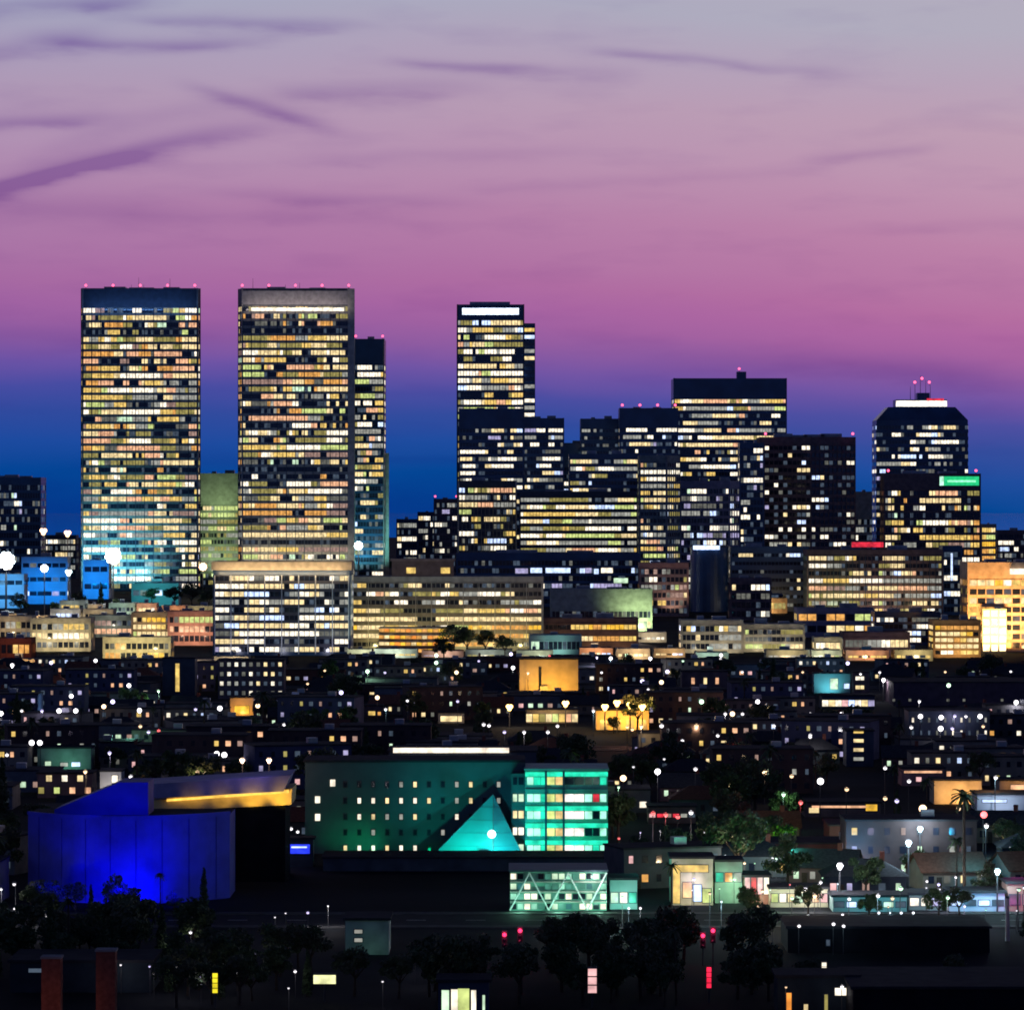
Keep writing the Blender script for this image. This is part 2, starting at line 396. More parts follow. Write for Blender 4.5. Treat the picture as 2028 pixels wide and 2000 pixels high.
def tower(name, label, x0=0, x1=0, yt=0, D=2400, dep=28, plan=None, crown=4, rows_px=14, pw=1.9, pal='white', lit_p=.4, wall=DARKC, yb=None, cat='office tower',
          roofm=None, units=2, corner=None, seed=None, z0=None, masts=0, beac=0, group=None, base=0, **kw):
    NB[0] += 1; rg = random.Random(seed if seed is not None else 100 + NB[0] * 13)
    P_ = plan or rect(x0, x1, D, dep)
    cx = sum(p[0] for p in P_) / len(P_); cy = sum(p[1] for p in P_) / len(P_)
    zb = gz(cy) - .5 if z0 is None else z0; zt = Z(yt, D)
    if yb: zb = min(zb, Z(yb, D))
    rt = root(name, label, cat, (cx, cy, zb), group=group); L_ = [(p[0] - cx, p[1] - cy) for p in P_]; h = zt - zb
    b = MB(); b.prism(L_, 0, h, wall, roofm or ROOFD); b.build('wall', rt)
    fh = rows_px * D / F
    facade(rt, L_, 1.0 + base, h - crown, fh, pw, pal, lit_p, rg, wall=wall, **kw)
    cr = MB(); n = len(L_)
    for i in range(n):
        p, q = L_[i], L_[(i + 1) % n]; L = math.hypot(q[0] - p[0], q[1] - p[1])
        cr.ebox(p, q, -.3, .36, h - max(crown - .4, .8), h + 1.0, kw.get('crownm') or wall) if False else cr.ebox(p, q, .002, .36, h - max(crown - .4, .8), h + .9, wall, .36, L - .36)
    cr.build('parapet', rt)
    for (x, y) in L_:
        cp = MB(); cp.box(x - .45, x + .45, y - .45, y + .45, 0, h + 1.0, corner or wall); cp.build('corner_pier', rt)
    xs_ = [p[0] for p in L_]; ys_ = [p[1] for p in L_]; w = max(xs_) - min(xs_); d = max(ys_) - min(ys_)
    for i in range(units):
        uw = w * rg.uniform(.1, .24); ux = (i + .5) / units * w * .7 - w * .35 + rg.uniform(-1, 1); u = MB(); uh = rg.uniform(1.6, 3.2)
        u.box(ux - uw / 2, ux + uw / 2, -d * .12, d * .12, h, h + uh, METAL)
        for q in range(3): u.box(ux - uw / 2 + .3, ux + uw / 2 - .3, -d * .12 - .06, -d * .12 - .003, h + .4 + q * uh / 4, h + .55 + q * uh / 4, POLE)
        u.build('roof_unit', rt)
    for i in range(masts):
        u = MB(); mx_ = rg.uniform(-.4, .4) * w; u.tube((mx_, 0, h), (mx_, 0, h + rg.uniform(4, 9)), .18, .08, POLE, 6); u.build('mast', rt)
    if beac: beacons(rt, [(-w * .46 + w * .92 * i / max(1, beac - 1), min(ys_) + 1.2, h + .9) for i in range(beac)])
    occ(cx, cy, w / 2 + 1, d / 2 + 1)
    rt['_h'] = h; rt['_w'] = w
    return rt
def sign(rt, x0, x1, y0, y1, D, m, name='sign', thick=.4, off=.6, dark=None):
    """lit panel fixed to a front wall; px coordinates only give its real size at distance D"""
    o = rt.location; b = MB(); ax, bx = X(x0, D) - o.x, X(x1, D) - o.x; az, bz = Z(y1, D) - o.z, Z(y0, D) - o.z; fy = D - off - o.y
    b.box(ax, bx, fy, fy + thick, az, bz, POLE)
    b.poly([(ax + .15, fy - .02, az + .15), (bx - .15, fy - .02, az + .15), (bx - .15, fy - .02, bz - .15), (ax + .15, fy - .02, bz - .15)], m)
    b.box(ax, ax + .12, fy + thick, D - o.y, az, az + .2, POLE)
    b.box(bx - .12, bx, fy + thick, D - o.y, az, az + .2, POLE)
    return b.build(name, rt)

# twin triangular towers --------------------------------------------------
def tri_plan(x0, x1, D, c=4, skew=0):
    a = X(x0, D); b = X(x1, D); w = b - a; s = skew
    return [(a, D + s * .5), (b, D - s * .5), (b + c * .3, D + c - s * .5), ((a + b) / 2 + c / 2 + s, D + w * .85), ((a + b) / 2 - c / 2 + s, D + w * .85), (a - c * .3, D + c + s * .5)]
def warm_p(f): return .78 if .30 < f < .80 else (.52 if f >= .80 else .52)
ta = tower('triangular_tower', 'tall triangular office tower beside the blue floodlights, crown dark blue', plan=tri_plan(164, 391, 2400), yt=574, D=2400, crown=11,
           pal='warm', rows_px=14.1, row_p=warm_p, row_pal=lambda f: 'warm' if f > .25 else 'cream', wall=DARKC, corner=CONC, bandm=mat('tower_spandrel', (.26, .26, .24), .6), mull=5.4,
           units=3, masts=4, beac=5, group='twin triangular towers', stay=.58, seed=11)
tb = tower('triangular_tower', 'tall triangular office tower with grey crown and a white row of top windows', plan=tri_plan(480, 690, 2400, 10), yt=574, D=2400, crown=10,
           pal='warm', rows_px=14.1, row_p=lambda f: .70 if f < .92 else .5, wall=DARKC, corner=PALEC, bandm=mat('tower_spandrel_b', (.34, .32, .28), .6), mull=5.4, units=2, masts=3, beac=5,
           group='twin triangular towers', stay=.56, seed=23)
sign(tb, 497, 682, 609, 617, 2400, MATS['lit_white'], 'crown_light_strip')
b = MB(); o = tb.location
b.box(X(479, 2400) - o.x, X(689, 2400) - o.x, 2400 - .9 - o.y, 2400 - .4 - o.y, Z(604, 2400) - o.z, Z(576, 2400) - o.z, mat('crown_grey', (.33, .31, .31), .7))
b.build('crown_screen', tb)
b = MB(); b.box(X(689, 2400) - o.x, X(702, 2400) - o.x, 2398.5 - o.y, 2403 - o.y, 0, Z(572, 2400) - o.z, PALEC); b.build('corner_pier', tb)
t2 = tower('slim_tower', 'slim dark tower half hidden behind the grey-crowned triangular tower', 702, 760, 674, 2560, 30, pal='cream', rows_px=14, lit_p=.5, wall=NAVY, units=1, beac=2, crown=16,
           row_p=lambda f: .62 if f > .45 else .22, corner=CONC, seed=5)
lamp_or_fill(t2, (-8, -32, 6), 30000, (.35, .95, 1), 1, 'SPOT', (-6, -12, 40), 70)
b = MB(); b.box(10.2, 13, -14, -11, 0, 88, PALEC); b.build('stair_shaft', t2)
tower('hotel_block', 'pale green-lit block filling the gap between the two triangular towers', 395, 478, 940, 2520, 22, pal='green', rows_px=13, lit_p=.6, wall=GREYG, crown=20, units=2, wf=.6, cat='hotel', seed=9, mull=2.2)

for (t_, xs_, e, c, up) in ((ta, (-34, -18, 0), 60000, (.15, .75, 1), 26), (tb, (-26, -10, 8, 24), 14000, (1, .9, .6), 14)):
    for xq in xs_: lamp_or_fill(t_, (xq, -t_.location.y + 2400 - 26, 10), e, c, 1, 'SPOT', (xq, -t_.location.y + 2400, up), 110, .9)
lamp_or_fill(tb, (0, -tb.location.y + 2400 - 9, Z(612, 2400) - tb.location.z), 2600, (1, .85, .8), .5, 'AREA', (0, -tb.location.y + 2400, Z(588, 2400) - tb.location.z), 62)  # hidden area light added to lift the grey crown, no fixture there
lamp_or_fill(ta, (0, -ta.location.y + 2400 - 9, Z(612, 2400) - ta.location.z), 3000, (.16, .40, 1), .5, 'AREA', (0, -ta.location.y + 2400, Z(588, 2400) - ta.location.z), 66)  # hidden blue area light added to tint the dark crown
for xx, e in ((-8, 60000), (4, 40000)): lamp_or_fill(t2, (xx, -40, 8), e, (.25, .9, .85), 1, 'SPOT', (xx, -15, 34), 80, .9)
hb_ = bpy.data.objects['hotel_block']
for xq, zq, up in ((-6, 8, 30), (6, 8, 30), (0, 44, 66)): lamp_or_fill(hb_, (xq, -34, zq), 26000, (.8, 1, .45), .8, 'SPOT', (xq, -11, up), 100, 1)
# far low skyline on the left
tower('round_shouldered_block', 'dark block at the edge of the skyline above the blue floodlights', -40, 80, 948, 2750, 30, pal='cool', lit_p=.16, wall=NAVY, cat='office block', rows_px=15, units=3)
# central group
tf = tower('white_crowned_tower', 'tall tower with glowing white band under its roof, above the dark middle blocks', 906, 1037, 606, 2500, 30, pal='cream', lit_p=.62, wall=NAVY, crown=9, rows_px=14, beac=0, units=1,
           row_p=lambda f: .8 if f > .45 else .4, mull=4, seed=31, corner=DARKC)
sign(tf, 915, 1028, 610, 624, 2500, lit('crown_white', (1.35, 1.6, 2.0), 1.2), 'crown_light')
b = MB(); b.prism([(X(1037, 2500) - tf.location.x, -12), (X(1060, 2500) - tf.location.x, -12), (X(1060, 2500) - tf.location.x, 10), (X(1037, 2500) - tf.location.x, 10)], 0, Z(640, 2500) - tf.location.z, NAVY); w_ = b.build('side_wing', tf)
fr = random.Random(77); zz = 6
xw0, xw1 = X(1038, 2500) - tf.location.x, X(1059.5, 2500) - tf.location.x
while zz < Z(650, 2500) - tf.location.z:
    b = MB(); b.equad((xw0, -12), (xw1, -12), .05, .3, xw1 - xw0 - .3, zz, zz + 2.3, MATS['lit_' + pick(fr, 'cream')] if fr.random() < .7 else GLASS); b.build('window', w_); zz += 4.55
b = MB(); b.box(X(930, 2500) - tf.location.x, X(1010, 2500) - tf.location.x, -8, 8, tf['_h'], tf['_h'] + 3.0, METAL); b.build('plant_room', tf)
tower('dark_slab', 'dark navy slab with broken white ribbons, below the white-crowned tower', 910, 1036, 812, 2380, 26, pal='white', lit_p=.42, wall=NAVY, crown=11, rows_px=14, seed=41, wf=.5, cat='office block', row_p=lambda f: .5 if f < .85 else .3)
tower('dark_slab', 'lower dark slab adjoining the navy slab on its right, white ribbon windows', 1038, 1116, 831, 2390, 26, pal='white', lit_p=.5, wall=NAVY, crown=5, rows_px=14, seed=42, wf=.5, cat='office block')
tower('recessed_block', 'dark low block sunk between taller navy slabs, blank upper wall', 1116, 1196, 880, 2450, 26, pal='white', lit_p=.4, wall=NAVY, crown=14, rows_px=14, seed=43, wf=.5, cat='office block')
tower('navy_block', 'navy block with few grey windows, step left of the red-beaconed block', 1151, 1230, 832, 2430, 24, pal='white', lit_p=.28, wall=NAVY, crown=5, rows_px=14, seed=44, wf=.4, cat='office block')
tower('navy_block', 'wide navy block with a line of red roof beacons', 1228, 1342, 811, 2400, 24, pal='white', lit_p=.42, wall=NAVY, crown=11, rows_px=14, seed=45, wf=.5, beac=4, cat='office block')
tk = tower('flat_topped_tower', 'broad flat-topped tower with a tall blank dark crown and bright upper storeys', 1335, 1557, 752, 2480, 34, pal='cream', lit_p=.6, wall=NAVY, crown=12, rows_px=14.3, seed=46, wf=.5,
           row_p=lambda f: .85 if f > .75 else (.5 if f > .4 else .3), units=0)
b = MB(); b.box(X(1461, 2480) - tk.location.x, X(1480, 2480) - tk.location.x, -6, 0, tk['_h'], tk['_h'] + 5.5, NAVY); b.build('lift_house', tk)
beacons(tk, [(X(1466, 2480) - tk.location.x, -5.8, tk['_h'] + 5.5)])
tower('ribbed_block', 'block of pale ribs and mixed windows under the navy slab', 908, 1022, 955, 2290, 24, pal='cream', lit_p=.5, wall=DARKC, crown=3, rows_px=14, seed=47, corner=PALEC, mull=2.2, mullm=mat('rib_grey', (.13, .14, .13), .7), cat='office block')
tower('ribbon_block', 'wide block with closely lit cream ribbons in the middle of the skyline', 1030, 1262, 976, 2260, 24, pal='cream', lit_p=.78, wall=DARKC, crown=2.5, rows_px=13.5, seed=48, wf=.52, cat='office block', stay=.85)
tower('ribbon_block', 'upper block with a bright cream top storey behind the closely lit ribbons', 1128, 1266, 902, 2300, 24, pal='cream', lit_p=.5, wall=NAVY, crown=2, rows_px=14, seed=49, wf=.52, cat='office block', stay=.85, row_p=lambda f: .95 if f > .9 else .4)
tower('pale_grid_tower', 'slim pale grey-green tower with a fine window grid', plan=[(X(1268, 2180), 2184), (X(1320, 2180), 2180), (X(1348, 2180), 2192), (X(1348, 2180), 2215), (X(1268, 2180), 2215)], yt=905, D=2180, pal='cream', lit_p=.62, wall=GREYG, bandm=GREYG,
      crown=3, rows_px=13.8, seed=50, wf=.55, mull=2.6, mullm=GREYG, corner=CONC, units=1)
tower('violet_block', 'pale violet-grey block with a purple side face, left of the brown dotted tower', plan=[(X(1348, 2240), 2240), (X(1444, 2240), 2240), (X(1466, 2240), 2252), (X(1466, 2240), 2270), (X(1348, 2240), 2270)], yt=955, D=2240, pal='cool', lit_p=.5, wall=LAVG,
      bandm=LAVG, crown=3.5, rows_px=14, seed=51, mull=3.2, mullm=LAVG, cat='office block')
tower('brown_dotted_tower', 'dark brown tower dotted with small separate windows', plan=[(X(1508, 2330), 2342), (X(1606, 2330), 2330), (X(1696, 2330), 2340), (X(1696, 2330), 2372), (X(1508, 2330), 2372)], yt=868, D=2330, pal='white', lit_p=.26, wall=BROWN, crown=4,
      rows_px=14, seed=52, stay=.35, wf=.52, pw=3.0, mull=3.0, mullm=BROWN, prev_full=.03, row_p=lambda f: .16 if f > .45 else .5, units=4, beac=2)
tower('connecting_block', 'narrow block in the gap between the flat-topped and brown towers, scattered lights', 1466, 1512, 880, 2300, 20, pal='white', lit_p=.35, wall=NAVY, crown=2, rows_px=14, seed=53, cat='office block')
# chamfered tower
D = 2520; zb = gz(D) - .5
rt = root('chamfered_tower', 'dark tower with sloping shoulders, white crown and rooftop antennas', 'office tower', (X(1826, D), D + 15, zb))
ox = X(1826, D); xa, xb = X(1736, D) - ox, X(1917, D) - ox; h1 = Z(832, D) - zb; h2 = Z(806, D) - zb; h3 = Z(791, D) - zb
pl = [(xa, -15), (xb, -15), (xb, 15), (xa, 15)]; s = m_px(24, D); pl2 = [(xa + s, -12), (xb - s, -12), (xb - s, 12), (xa + s, 12)]
b = MB(); b.prism(pl, 0, h1, NAVY); b.build('wall', rt)
b = MB(); b.prism(pl, h1, h2, NAVY, None, pl2); b.build('sloping_shoulders', rt)
b = MB(); s = m_px(40, D); b.box(xa + s, xb - s, -10, 10, h2, h3, NAVY); b.build('crown_drum', rt)
b = MB(); b.box(xa + s, xb - s, -10.4, -10.05, h2 + .4, h3 - .8, lit('crown_cream', (1.5, 1.35, 1.15), 1.1)); b.build('crown_light', rt)
b = MB(); b.box(xa + s + 20, xb - s - 2, -10.5, -10.1, h3 - .7, h3 + .7, MATS['lit_red']); b.build('red_roof_line', rt)
rg = random.Random(61)
facade(rt, pl, 2, h1 - 3, 14.3 * D / F, 2.0, 'white', .3, rg, wf=.5, wall=NAVY, prev_full=0, stay=.6)
b = MB(); b.box(-3 + 1, 6, -5, 5, h3, h3 + 4.5, NAVY); b.build('plant_room', rt)
for i, xx in enumerate((-6, -3, 0.5, 4, 7)):
    b = MB(); b.tube((xx, 0, h3), (xx, 0, h3 + (9, 13, 16, 13, 10)[i]), .22, .1, POLE, 6); b.build('antenna', rt)
beacons(rt, [(-3.6, -5, h3 + 9.5), (5.8, -5, h3 + 9.5), (1, -5, h3 + 12)], r=.9)
occ(ox, D + 15, 32, 17)
to = tower('green_signed_block', 'block with a glowing green sign on its top corner, in front of the chamfered tower', 1752, 1941, 941, 2330, 24, pal='mixed', lit_p=.6, wall=BROWN, crown=9, rows_px=14.2, seed=63, mull=4, beac=2, cat='office block',
           mullm=BROWN, row_pal=lambda f: 'warm')
gs = sign(to, 1866, 1939, 943, 962, 2330, lit('green_sign', (.02, .62, .22), 1.0, vary=.2), 'green_sign', off=1)
sign(to, 1860, 1869, 943, 962, 2330, lit('green_white', (.7, 1.3, .95), 1.0), 'sign_emblem', off=1.3)
b = MB(); o = to.location; b.box(X(1876, 2330) - o.x, X(1932, 2330) - o.x, 2328.7 - o.y, 2328.9 - o.y, Z(955, 2330) - o.z, Z(951, 2330) - o.z, lit('green_bright', (.4, 1.6, .75), 1.0)); b.build('sign_lettering', gs)
tower('beige_tower', 'small beige-topped tower seen through the gap beside the chamfered tower', 1694, 1734, 976, 2700, 18, pal='cool', lit_p=.25, wall=BEIGE, crown=18, rows_px=14, seed=64, units=1, cat='office block')
tower('small_far_block', 'small far block of yellow windows right of the green sign', 1944, 1972, 1040, 2900, 14, pal='gold', lit_p=.9, wall=BEIGE, crown=1.5, rows_px=13, seed=65, units=1, cat='office block')
for i, (a, b_, y, D, w_, lb) in enumerate([
        (860, 906, 990, 3000, BROWN, 'distant pinkish block touching the foot of the navy slab, roof beacons'), (828, 862, 1016, 3050, DARKC, 'distant grey block beside the far pinkish block'),
        (786, 826, 1030, 3200, DARKC, 'low distant block seen in the open gap right of the slim tower'), (1976, 2040, 1052, 3100, BROWN, 'low distant block at the far right edge under the violet sky'),
        (84, 150, 1062, 2850, DARKC, 'distant low block beside the taller triangular tower, above the blue glow'), (1910, 1950, 1068, 3000, BROWN, 'distant brown block just below the green-signed block')]):
    tower('distant_block', lb, a, b_, y, D, 16, pal='white', lit_p=.35, wall=w_, crown=2, rows_px=12, cat='office block', units=1, beac=2 if i == 0 else 0, mull=4, mullm=w_)

# second tier ------------------------------------------------------------------
D = 2050
ts = tower('navy_monolith', 'dark navy block with thin white lights along its top storey', 1448, 1600, 1086, D, 24, pal='white', lit_p=.18, wall=NAVY, crown=2, rows_px=15, seed=71, cat='office block', units=2, wf=.4, prev_full=0)
tm = root('blank_drum_tower', 'windowless dark blue rounded tower at the centre right, white light line at its top', 'tower', (X(1407, 2040), 2052, gz(2040) - .5))
rr_ = m_px(38, 2040); hh = Z(1084, 2040) - tm.location.z
b = MB(); pl = [(rr_ * math.cos(a) * 1.0, rr_ * math.sin(a)) for a in [2 * math.pi * i / 32 for i in range(32)]]
b.prism(pl, 0, hh, NAVY, ROOFD); b.build('wall', tm)
b = MB(); b.prism([(x * 1.03, y * 1.03) for x, y in pl], hh, hh + 1, DARKC); b.build('parapet', tm)
b = MB(); b.box(-9, 5, -rr_ - .6, -rr_ - .2, hh - 1.2, hh + .9, lit('line_white', (.9, 1.15, 1.8), 1.3)); b.build('roof_light_strip', tm)
occ(X(1407, 2040), 2052, 12, 12)
tower('grey_brown_block', 'small grey-brown block with soft window squares in front of the dark monolith', 1448, 1526, 1148, 1930, 18, pal='white', lit_p=.35, wall=BROWN, crown=2, rows_px=15, seed=72, pw=2.4, stay=.4, mull=2.4, mullm=BROWN, cat='office block')
tt = tower('terraced_office', 'long many-storeyed office with mixed yellow-green windows below the green-signed block', 1600, 1866, 1092, 1980, 26, pal='mixed', lit_p=.72, wall=BROWN, crown=2, rows_px=14.5, seed=73, wf=.55, mull=3.2, mullm=DARKC, cat='office block', prev_full=.3, stay=.6)
sign(tt, 1686, 1750, 1073, 1084, 1980, MATS['lit_red'], 'red_roof_sign')
lx = X(1885, 1985) - tt.location.x
tower('thin_shaft_block', 'narrow dark block with a vertical white light shaft', 1868, 1904, 1084, 2000, 16, pal='white', lit_p=.2, wall=NAVY, crown=2, rows_px=15, seed=74, units=0, cat='office block')
sign(bpy.data.objects['thin_shaft_block'], 1882, 1887, 1095, 1150, 2000, MATS['lit_cool'], 'light_shaft')
tq = tower('pink_grey_block', 'pinkish grey block with square windows right of the green glow', 1268, 1362, 1118, 1980, 20, pal='mixed', lit_p=.5, wall=PINKS, bandm=mat('pink_grey', (.26, .19, .18), .8), crown=2, rows_px=14, seed=75, pw=2.3, stay=.5, mull=2.3, mullm=mat('pink_grey', (.26, .19, .18)), cat='office block')
lamp_or_fill(tq, (4, -20, 1), 9000, (1, .7, .5), 1, 'SPOT', (4, -10, 14), 90)
tower('dark_podium', 'dark podium with a bright blue-white concourse, in front of the cream ribbon block', 905, 1266, 1098, 2120, 24, pal='blue', lit_p=.12, wall=NAVY, crown=3, rows_px=15, seed=76, cat='podium', row_p=lambda f: .8 if .3 < f < .5 else .06, prev_full=0)
dp = bpy.data.objects['dark_podium']
for (a_, b_, y_, m_) in ((1020, 1046, 1131, 'lav'), (1050, 1074, 1130, 'cool'), (1080, 1130, 1130, 'cool'), (1158, 1172, 1130, 'lav'), (1176, 1186, 1132, 'cool'), (1190, 1214, 1130, 'white'), (1250, 1257, 1130, 'cool'), (1215, 1244, 1150, 'mint')): sign(dp, a_, b_, y_ - 6, y_ + 5, 2120, ML_(m_), 'concourse_window')
tc_ = tower('green_glow_hall', 'low hall washed with pale green floodlight behind the pink lamp', 1092, 1290, 1170, 1790, 24, pal='mixed', lit_p=.25, wall=mat('hall_stone', (.34, .36, .30), .85), crown=9, rows_px=18, seed=77, cat='hall', units=2)
lamp_or_fill(tc_, (18, -24, 2), 26000, (.75, 1, .5), 1.2, 'SPOT', (16, -12, 8), 100)
# grid office etc. with their foot visible ------------------------------------------
D = 1560
td = tower('grid_office', 'broad dark office with white vertical ribs and a beige roof band', 424, 692, 1134, D, 26, pal='white', lit_p=.5, wall=NAVY, crown=1, rows_px=14.6, seed=81, wf=.6, mull=7.1, mullm=WHITEP, bandm=mat('grid_band', (.10, .10, .12), .7), cat='office building', units=0, pw=2.0, mw=.22, row_p=lambda f: .7, stay=.45)
b = MB(); w = td['_w']; b.box(-w / 2 - 1, w / 2 + 1, -14.5, 14.5, td['_h'] + 1.0, td['_h'] + 4.4, mat('roof_band_beige', (.50, .40, .28), .8)); rf = b.build('roof_band', td)
lamp_or_fill(td, (0, -18.5, td['_h'] - .5), 3600, (1, .76, .45), .4, 'AREA', (0, -14, td['_h'] + 3.0), 52)  # unseen area light added to brighten the roof band evenly
te = tower('yellow_floors_building', 'long building with full-length glowing yellow floors right of the ribbed office', 698, 1074, 1146, 1600, 30, pal='gold', lit_p=.9, wall=PALEC, crown=1.5, rows_px=15, seed=82, wf=.5, mull=6.5, mullm=PALEC, cat='office building', bandm=mat('stone_band', (.26, .23, .2), .8),
           row_p=lambda f: .97 if f < .55 else .55, row_pal=lambda f: 'gold' if f < .55 else 'cream', stay=.8, units=0, prev_full=.3)
b = MB(); o = te.location; xa, xb = X(776, 1600) - o.x, X(898, 1600) - o.x; b.box(xa, xb, -15, -2, te['_h'] + .9, te['_h'] + 7.2, BROWN); ph = b.build('penthouse', te)
b = MB(); b.box(xa - .5, xb + .5, -15.6, -1.5, te['_h'] + 7.2, te['_h'] + 8.2, mat('pink_grey', (.3, .2, .2))); b.build('penthouse_roof', ph)
for xx in (814, 882):
    b = MB(); b.box(X(xx - 9, 1600) - o.x, X(xx + 9, 1600) - o.x, -15.12, -15.02, te['_h'] + 2.2, te['_h'] + 4.6, MATS['lit_yellow']); b.build('window', ph)
for q in (-30, -18, -6, 6, 18, 30): lamp_or_fill(te, (q, -26, 2), 4500, (1, .85, .35), .6, 'SPOT', (q, -15, 8), 110, 1)  # gold wash spots added to brighten the wall, without fixtures
for q in (-40, -20, 0, 20): lamp_or_fill(tt, (q, -30, 4), 9000, ((1, .8, .4), (.8, 1, .4), (1, .7, .5), (1, .8, .4))[(q + 40) // 20], .8, 'SPOT', (q, -13, 12), 110, 1)  # mixed warm wash spots added to brighten this front
for q in (-18, 0, 18): lamp_or_fill(td, (q, -24, 2), 1300, (.8, .8, 1), .6, 'SPOT', (q, -13, 8), 110, 1)  # weak cool wash added on the ribbed front, no fixtures
# curved golden podium
D = 1565; rt = root('golden_podium', 'curved amber-lit podium with stacked glowing decks under the yellow floors', 'podium', (X(825, D), D + 8, gz(D)))
w = m_px(150, D); arc = [(-w / 2 + w * i / 14, -8 + 5 * (2 * i / 14 - 1) ** 2 - 2) for i in range(15)] + [(w / 2, 10), (-w / 2, 10)]
b = MB(); b.prism(arc, 0, Z(1243, D) - gz(D), mat('amber_stone', (.42, .25, .12), .8)); b.build('wall', rt)
for i in range(4):
    z = 1.2 + i * 2.7; b = MB()
    for j in range(14):
        c_ = R.choice(['gold', 'orange', 'amber', 'cream', 'amber']); b.equad(arc[j], arc[j + 1], .06, .1, math.dist(arc[j], arc[j + 1]) - .1, z, z + 1.3, MATS['lit_' + c_])
    b.build('window_row', rt)
    b = MB()
    for j in range(14): b.ebox(arc[j], arc[j + 1], .01, .7, z + 1.45, z + 1.8, PALEC)
    b.build('deck', rt)
occ(X(825, D), D + 8, w / 2 + 1, 12)
# low bright strip buildings across the foot of the skyline
def strip(name, label, x0, x1, yt, yb, pal, p, wall, rows_px=16, dep=18, cat='low building', wash=None, **kw):
    D = Dof(yb); PROT.append((x0, x1, yt, yb - (yb - yt) * .2, D)); t_ = tower(name, label, x0, x1, yt, D, dep, pal=pal, lit_p=p, wall=wall, rows_px=rows_px, cat=cat, crown=kw.pop('crown', 1.2), **kw)
    if wash:
        n = max(1, round((x1 - x0) / 60))
        for q in range(n):
            xq = (q + .5) / n * t_['_w'] - t_['_w'] / 2; lamp_or_fill(t_, (xq, -dep / 2 - 7, 1.2), wash[0], wash[1], .6, 'SPOT', (xq, -dep / 2, 4), 130)
    return t_
strip('amber_arcade', 'low arcade with a continuous golden light ribbon, beneath the green glow', 1078, 1262, 1228, 1282, 'gold', .8, BROWN, 16, seed=83, wf=.4, stay=.9, wash=(900, (1, .6, .25)))
st = strip('glass_pavilion', 'pale turquoise glazed pavilion in front of the golden arcade', 1050, 1150, 1262, 1296, 'cool', .5, TEALW, 14, seed=84, units=1)
lamp_or_fill(st, (0, -16, 1), 2200, (.6, 1, .9), .6, 'SPOT', (0, -9, 3), 120)
strip('cream_mall', 'long cream shopping block with brown shadow gap at the foot of the drum tower', 1350, 1470, 1232, 1293, 'cream', .6, CREAM, 15, seed=85, cat='shopping block', wash=(1500, (1, .9, .65)))
strip('cream_mall', 'cream arcade block with olive panels next to the long cream shopping block', 1474, 1592, 1240, 1291, 'green', .6, CREAM, 13, seed=86, cat='shopping block', wash=(1500, (1, .9, .65)))
sy = strip('yellow_lit_shop', 'small square shop front glowing pale yellow', 1614, 1666, 1266, 1303, 'gold', .95, CREAM, 10, dep=10, seed=87, cat='shop', units=1, wf=.8, stay=.95)
lamp_or_fill(sy, (0, -9, 2), 1500, (1, .9, .5), .5, 'POINT')
strip('orange_window_row_building', 'low violet building with a row of separate orange windows', 1580, 1730, 1208, 1262, 'gold', .8, LAVG, 18, seed=88, pw=4.4, stay=.2, wf=.55)
strip('white_canopy_hall', 'low hall with a long white-pink glowing canopy', 1672, 1800, 1256, 1300, 'white', .9, BROWN, 22, seed=89, wf=.4, stay=.95, units=1, wash=(700, (1, .7, .6)))
strip('navy_terrace', 'dark navy terrace building with thin white lines, above the glowing canopy hall', 1734, 1860, 1216, 1278, 'cool', .4, NAVY, 12, seed=90, prev_full=0)
strip('mixed_shops', 'cluster building of yellow and pink windows at the foot of the orange hotel', 1850, 1940, 1232, 1302, 'gold', .75, mat('amber_stone', (.4, .25, .12)), 12, seed=91, pw=2.6, stay=.4, wash=(1800, (1, .7, .3)))
# orange hotel at the right edge
D = 1590
tu = tower('orange_floodlit_hotel', 'orange floodlit hotel at the edge of the view', 1918, 2090, 1118, D, 26, pal='gold', lit_p=.28, wall=mat('hotel_stone', (.52, .36, .24), .85), crown=6, rows_px=17, seed=92, pw=3.4, stay=.2, mull=3.4, mullm=mat('hotel_stone', (.52, .36, .24)), cat='hotel', units=2, proud=.15)
b = MB(); xa, xb = X(1944, D) - tu.location.x, X(1992, D) - tu.location.x
b.box(xa, xb, -15.6, -13.02, 0, Z(1205, D) - tu.location.z, CREAM); bay = b.build('glazed_bay', tu)
for i in range(5):
    for j in range(3):
        b = MB(); w = (xb - xa) / 3; b.box(xa + j * w + .4, xa + (j + 1) * w - .4, -15.75, -15.62, 1 + i * 3.5, 3.6 + i * 3.5, lit('bay_glow', (2.6, 1.9, .95), 1.2)); b.build('window', bay)
for (xx, e, c) in ((1936, 42000, (1, .5, .10)), (1968, 70000, (1, .66, .26)), (2010, 70000, (1, .5, .16)), (2040, 20000, (1, .5, .2))):
    lamp_or_fill(tu, (X(xx, D) - tu.location.x, -32, 1.5), e, c, .8, 'SPOT', (X(xx, D) - tu.location.x, -13, 22), 100)
b = MB(); b.box(X(2000, D) - tu.location.x, X(2040, D) - tu.location.x, -15.5, -13.02, Z(1137, D) - tu.location.z, Z(1126, D) - tu.location.z, MATS['lit_white']); b.build('white_sign_band', tu)
